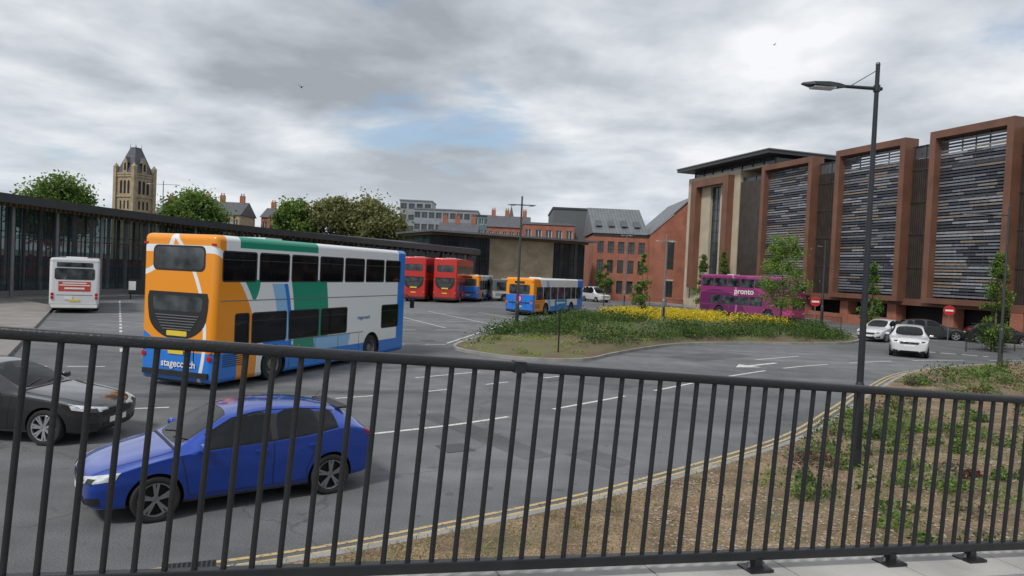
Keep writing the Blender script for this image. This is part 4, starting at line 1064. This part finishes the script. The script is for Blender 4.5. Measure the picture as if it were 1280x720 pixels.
for k in(-1.2,0,1.2):
    pts=[(k-.35,13.8),(k+.35,13.8),(k+.35,15.7)]+[(k+.35*math.cos(R(t)),15.7+.35*math.sin(R(t))) for t in range(30,180,30)]+[(k-.35,15.7)]
    b.prism('y',-h-.03,pts,.06,1); b.prism('x',h-.03,pts,.06,1); b.prism('x',-h-.03,pts,.06,1)
    b.prism('y',-h-.03,[(k-.25,11.2),(k+.25,11.2),(k+.25,12.6),(k-.25,12.6)],.06,1); b.prism('x',h-.03,[(k-.25,11.2),(k+.25,11.2),(k+.25,12.6),(k-.25,12.6)],.06,1)
b.add([(-h,-h,17.3),(h,-h,17.3),(h,h,17.3),(-h,h,17.3),(-.9,-.9,21.6),(.9,-.9,21.6),(.9,.9,21.6),(-.9,.9,21.6)],[(0,1,5,4),(1,2,6,5),(2,3,7,6),(3,0,4,7),(4,5,6,7)],2)
for a in range(4):
    c,s=math.cos(a*math.pi/2),math.sin(a*math.pi/2)
    def rr(x,y,z): return (x*c-y*s,x*s+y*c,z)
    vs=[rr(-.7,-h-.1,17.3),rr(.7,-h-.1,17.3),rr(.7,-h-.1,19),rr(0,-h-.1,20),rr(-.7,-h-.1,19),rr(-.7,-1.2,19),rr(0,-1.2,20),rr(.7,-1.2,19)]
    b.add(vs,[(0,1,2,3,4)],0); b.add(vs,[(4,3,6,5),(3,2,7,6)],2); b.add([rr(-.3,-h-.14,17.7),rr(.3,-h-.14,17.7),rr(.3,-h-.14,18.9),rr(-.3,-h-.14,18.9)],[(0,1,2,3)],1)
    b.cyl(rr(-.85,-.85,21.5),rr(-.85,-.85,22.4),.06,.02,6,1)
b.bb(-.9,.9,-.9,.9,21.6,21.75,1)
b.build('tower_walls_and_roof',[M_stone,M_dark,M_slate],g)

# ---------------------------------------------------------------- bus station
g=grp('bus_station_building')
E=crom([(-38,18,7.3),(-36.5,32,7.35),(-34.2,47,7.3),(-32.3,58,7.2),(-27.6,71,7.0),(-17.3,80.5,6.6),(-3.9,84,5.95)],8)
def off3(pts,d):
    o=offset(pts,d); return [Vector((q.x,q.y,p[2])) for q,p in zip(o,pts)]
In=off3(E,9); Wl=off3(E,3.2); Rf=off3(E,.9)
M_fascia=mat('dark_fascia',(.035,.04,.045),.5,.2,.2,1); M_timber=mat('timber_soffit',(.26,.16,.085),.6,0,.3,2)
b=MB()
for i in range(len(E)-1):
    a,c=E[i],E[i+1]; ai,ci=In[i],In[i+1]; w0,w1=Wl[i],Wl[i+1]; r0,r1=Rf[i],Rf[i+1]
    b.poly([a,c,c-Vector((0,0,.62)),a-Vector((0,0,.62))],0)
    b.poly([a+Vector((0,0,0)),ai+Vector((0,0,.5)),ci+Vector((0,0,.5)),c],0)
    b.poly([a-Vector((0,0,.62)),c-Vector((0,0,.62)),w1-Vector((0,0,.3)),w0-Vector((0,0,.3))],1)
    for t in(0,.33,.66):
        p=r0.lerp(r1,t); q=w0.lerp(w1,t); b.beam(p-Vector((0,0,.68)),q-Vector((0,0,.48)),.12,.25,1)
b.build('canopy_roof',[M_fascia,M_timber,M_steelgrey],g)
M_sg=clearglass('station_glass',(.75,.88,.90),.44,(.05,.075,.085))
b=MB()
Wd=[]
for i in range(len(Wl)-1):
    n=max(1,round((Wl[i+1]-Wl[i]).length/1.5))
    for k in range(n): Wd.append(Wl[i].lerp(Wl[i+1],k/n))
Wd.append(Wl[-1])
for i in range(len(Wd)-1):
    a,c=Wd[i],Wd[i+1]; zt=a.z-.3
    b.poly([(a.x,a.y,.5),(c.x,c.y,.5),(c.x,c.y,c.z-.3),(a.x,a.y,a.z-.3)],0)
    b.beam((a.x,a.y,0),(a.x,a.y,zt),.08,.16,1)
    for z in(.5,2.5,4.4): b.beam((a.x,a.y,z),(c.x,c.y,z),.07,.07,1)
    b.beam((a.x,a.y,.25),(c.x,c.y,.25),.14,.5,2)
b.build('glazed_wall',[M_sg,M_darkgrey,M_steelgrey],g)
b=MB(); bk=off3(E,8.6); random.seed(33)
for i in range(len(bk)-1):
    a,c=bk[i],bk[i+1]
    b.poly([(a.x,a.y,0),(c.x,c.y,0),(c.x,c.y,3.0),(a.x,a.y,3.0)],0)
    b.poly([(a.x,a.y,3.0),(c.x,c.y,3.0),(c.x,c.y,c.z+.4),(a.x,a.y,a.z+.4)],5)
    for t in(0,.25,.5,.75): p=a.lerp(c,t); b.beam((p.x,p.y,1.1),(p.x,p.y,p.z),.08,.1,3)
    for z in(3.0,5.0): b.beam((a.x,a.y,z),(c.x,c.y,z),.08,.08,3)
    for q in range(3):
        if random.random()<.3: continue
        t=.1+.3*q; p=a.lerp(c,t); r=a.lerp(c,t+.2); ofs=(Wl[i]-a).normalized()*.12
        z0=random.choice([.8,1.2,1.6]); z1=z0+random.choice([1.0,1.6,2.0])
        b.poly([(p.x+ofs.x,p.y+ofs.y,z0),(r.x+ofs.x,r.y+ofs.y,z0),(r.x+ofs.x,r.y+ofs.y,z1),(p.x+ofs.x,p.y+ofs.y,z1)],random.choice([1,1,2,3,4]))
    m_=off3(E,6)[i]; b.cyl((m_.x,m_.y,0),(m_.x,m_.y,m_.z-.3),.16,None,10,1)
    b.box(m_.x,m_.y+2,.6,.6,2.2,.5,3,.2)
b.build('interior_hall',[mat('interior_wall',(.20,.23,.23),.8,0,.4,.4),mat('interior_white',(.7,.72,.72)),mat('interior_blue',(.06,.2,.35)),mat('interior_dark',(.05,.05,.06)),mat('interior_wood',(.3,.2,.1)),M_sg],g)
b=MB()
for i in range(0,len(E)-1,3):
    p=off3(E,1.6)[i]; b.cyl((p.x,p.y,0),(p.x,p.y,p.z-.6),.13,.13,14,0)
b.build('columns',[M_steelgrey],g)
b=MB()
kk=off3(E,1.0)
for i in range(len(E)-1):
    b.poly([(kk[i].x,kk[i].y,.126),(kk[i+1].x,kk[i+1].y,.126),(In[i+1].x,In[i+1].y,.126),(In[i].x,In[i].y,.126)],0); b.poly([(kk[i].x,kk[i].y,0),(kk[i+1].x,kk[i+1].y,0),(kk[i+1].x,kk[i+1].y,.126),(kk[i].x,kk[i].y,.126)],1)
b.build('concourse_paving',[M_pave,M_kerb],g)
ang=math.atan2(11,21); g=grp('station_hall',(-10,88,0),ang)
b=MB(); L=23.6
b.bb(0,L,1.0,12,7.75,8.05,0); b.bb(-.6,L+.6,-.8,13,8.052,8.3,1)
M_creamb=brickmat('cream_block_wall',(.50,.41,.28),(.43,.35,.23),(.3,.25,.18),.6,.3)
b.bb(8.5,18.2,1.4,11,0,7.74,2)
b.bb(0,8.49,1.6,11,.1,7.7,3); b.bb(18.21,L-.2,1.6,11,.1,7.7,3)
for i in range(30):
    x=i*.8+.05
    if x<8.4 or x>18.3: b.bb(x,x+.07,1.48,1.6-.002,0,7.7,4)
for z in(2.5,5): b.bb(0,8.49,1.5,1.597,z,z+.08,4); b.bb(18.22,L-.2,1.5,1.597,z,z+.08,4)
b.build('hall',[M_timber,M_roof,M_creamb,M_bglass,M_darkgrey],g)
g=grp('bay_sign',(-29.6,56.5,0),R(25)); b=MB(); b.box(0,0,1.0,1.5,.12,1.2,0); b.box(-.5,-.07,1.1,.5,.02,.7,1); b.cyl((-.6,0,0),(-.6,0,.5),.05,None,8,0); b.cyl((.6,0,0),(.6,0,.5),.05,None,8,0); b.build('panel',[M_black,M_plateW],g)

# ---------------------------------------------------------------- birds
def bird(x,y,z,s,rot):
    g=grp('flying_bird',(x,y,z),R(rot)); b=MB()
    prof=[(-.5,.0),(-.42,.05),(-.2,.1),(.1,.11),(.3,.08),(.42,.06),(.5,.02),(.56,.0)]
    n=10
    for px,r in prof:
        for i in range(n): t=6.283*i/n; b.v.append((px*s,math.cos(t)*r*s,math.sin(t)*r*s))
    for j in range(len(prof)-1):
        for i in range(n): b.f.append([j*n+i,j*n+(i+1)%n,(j+1)*n+(i+1)%n,(j+1)*n+i]); b.m.append(0)
    for sg in(1,-1):
        w=[(.22,.06,.04),(.26,.55,.40),(.05,1.15,.55),(-.3,1.5,.55),(-.16,.95,.42),(-.16,.5,.3),(-.24,.06,.03)]
        v=[(p[0]*s,p[1]*s*sg,p[2]*s) for p in w]; b.add(v,[(0,1,5,6),(1,2,4,5),(2,3,4)],0)
    b.add([(-.4*s,0,0),(-.85*s,.16*s,0),(-.7*s,0,0),(-.85*s,-.16*s,0)],[(0,1,2),(0,2,3)],0)
    b.build('body_and_wings',[M_dark],g)
bird(-9.2,30,10.9,.26,110); bird(21,60,23.5,.2,20)

# ---------------------------------------------------------------- sky, sun
w=bpy.data.worlds.new('World'); scene.world=w; w.use_nodes=True; nt=w.node_tree; N=nt.nodes; L=nt.links
for n in list(N): N.remove(n)
out=N.new('ShaderNodeOutputWorld')
sky=N.new('ShaderNodeTexSky'); sky.sky_type='NISHITA'; sky.sun_disc=False; sky.sun_elevation=R(50); sky.sun_rotation=R(215)
b1=N.new('ShaderNodeBackground'); b1.inputs[1].default_value=.13; L.new(sky.outputs[0],b1.inputs[0])
tc=N.new('ShaderNodeTexCoord'); sp=N.new('ShaderNodeSeparateXYZ'); L.new(tc.outputs['Generated'],sp.inputs[0])
def M2(op,a,bb=0,c=None):
    n=N.new('ShaderNodeMath'); n.operation=op
    for i,v in enumerate((a,bb)):
        if isinstance(v,(int,float)): n.inputs[i].default_value=v
        else: L.new(v,n.inputs[i])
    return n.outputs[0]
zc=M2('ADD',M2('MAXIMUM',sp.outputs[2],0),.15)
cb=N.new('ShaderNodeCombineXYZ'); L.new(M2('DIVIDE',sp.outputs[0],zc),cb.inputs[0]); L.new(M2('DIVIDE',sp.outputs[1],zc),cb.inputs[1])
def noi(sc,det,rough,off,dist=0):
    mp=N.new('ShaderNodeMapping'); mp.inputs['Location'].default_value=off; L.new(cb.outputs[0],mp.inputs[0])
    n=N.new('ShaderNodeTexNoise'); n.inputs['Scale'].default_value=sc; n.inputs['Detail'].default_value=det; n.inputs['Roughness'].default_value=rough; n.inputs['Distortion'].default_value=dist
    L.new(mp.outputs[0],n.inputs['Vector']); return n.outputs['Fac']
def rg(f,a,bb,c,d,sm=True):
    r=N.new('ShaderNodeMapRange'); r.interpolation_type='SMOOTHSTEP' if sm else 'LINEAR'
    for i,v in enumerate((a,bb,c,d)): r.inputs[i+1].default_value=v
    L.new(f,r.inputs[0]); return r.outputs[0]
cov=rg(noi(.9,9,.56,(3,1,0),.2),.30,.42,.2,1)
shade=noi(.85,8,.5,(2.3,5.2,0),.25)
fine=noi(2.6,7,.55,(5.3,2.2,0),.15)
mixs=M2('ADD',M2('MULTIPLY',shade,.72),M2('MULTIPLY',fine,.28))
cr=N.new('ShaderNodeValToRGB'); e=cr.color_ramp.elements
e[0].position=.38; e[0].color=(.36,.395,.44,1); e[1].position=.61; e[1].color=(.93,.945,.97,1)
m1=e.new(.455); m1.color=(.50,.54,.59,1); m2=e.new(.53); m2.color=(.69,.73,.775,1)
L.new(mixs,cr.inputs[0])
hz=rg(sp.outputs[2],0,.22,.6,0)
mxh=N.new('ShaderNodeMix'); mxh.data_type='RGBA'; L.new(hz,mxh.inputs[0]); L.new(cr.outputs[0],mxh.inputs[6]); mxh.inputs[7].default_value=(.68,.735,.80,1)
b2=N.new('ShaderNodeBackground'); L.new(mxh.outputs[2],b2.inputs[0]); b2.inputs[1].default_value=1.0
ms=N.new('ShaderNodeMixShader'); L.new(cov,ms.inputs[0]); L.new(b1.outputs[0],ms.inputs[1]); L.new(b2.outputs[0],ms.inputs[2]); L.new(ms.outputs[0],out.inputs[0])
sl_=bpy.data.lights.new('sun','SUN'); sl_.energy=2.4; sl_.angle=R(10); sl_.color=(1,.96,.9)
so=bpy.data.objects.new('sun',sl_); COL.objects.link(so)
el,azs=R(50),R(215)
dv=Vector((math.sin(azs)*math.cos(el),math.cos(azs)*math.cos(el),math.sin(el)))
so.rotation_euler=dv.to_track_quat('Z','Y').to_euler(); so.location=(0,-10,30)

# ---------------------------------------------------------------- camera
cd=bpy.data.cameras.new('camera'); cam=bpy.data.objects.new('camera',cd); COL.objects.link(cam)
cd.sensor_width=36; cd.lens=25.0; cd.clip_end=6000; cd.clip_start=.05
cam.matrix_world=Matrix.Translation((0,0,3.6))@Matrix.Rotation(R(90-1.35),4,'X')@Matrix.Rotation(R(2.6),4,'Z')
scene.camera=cam
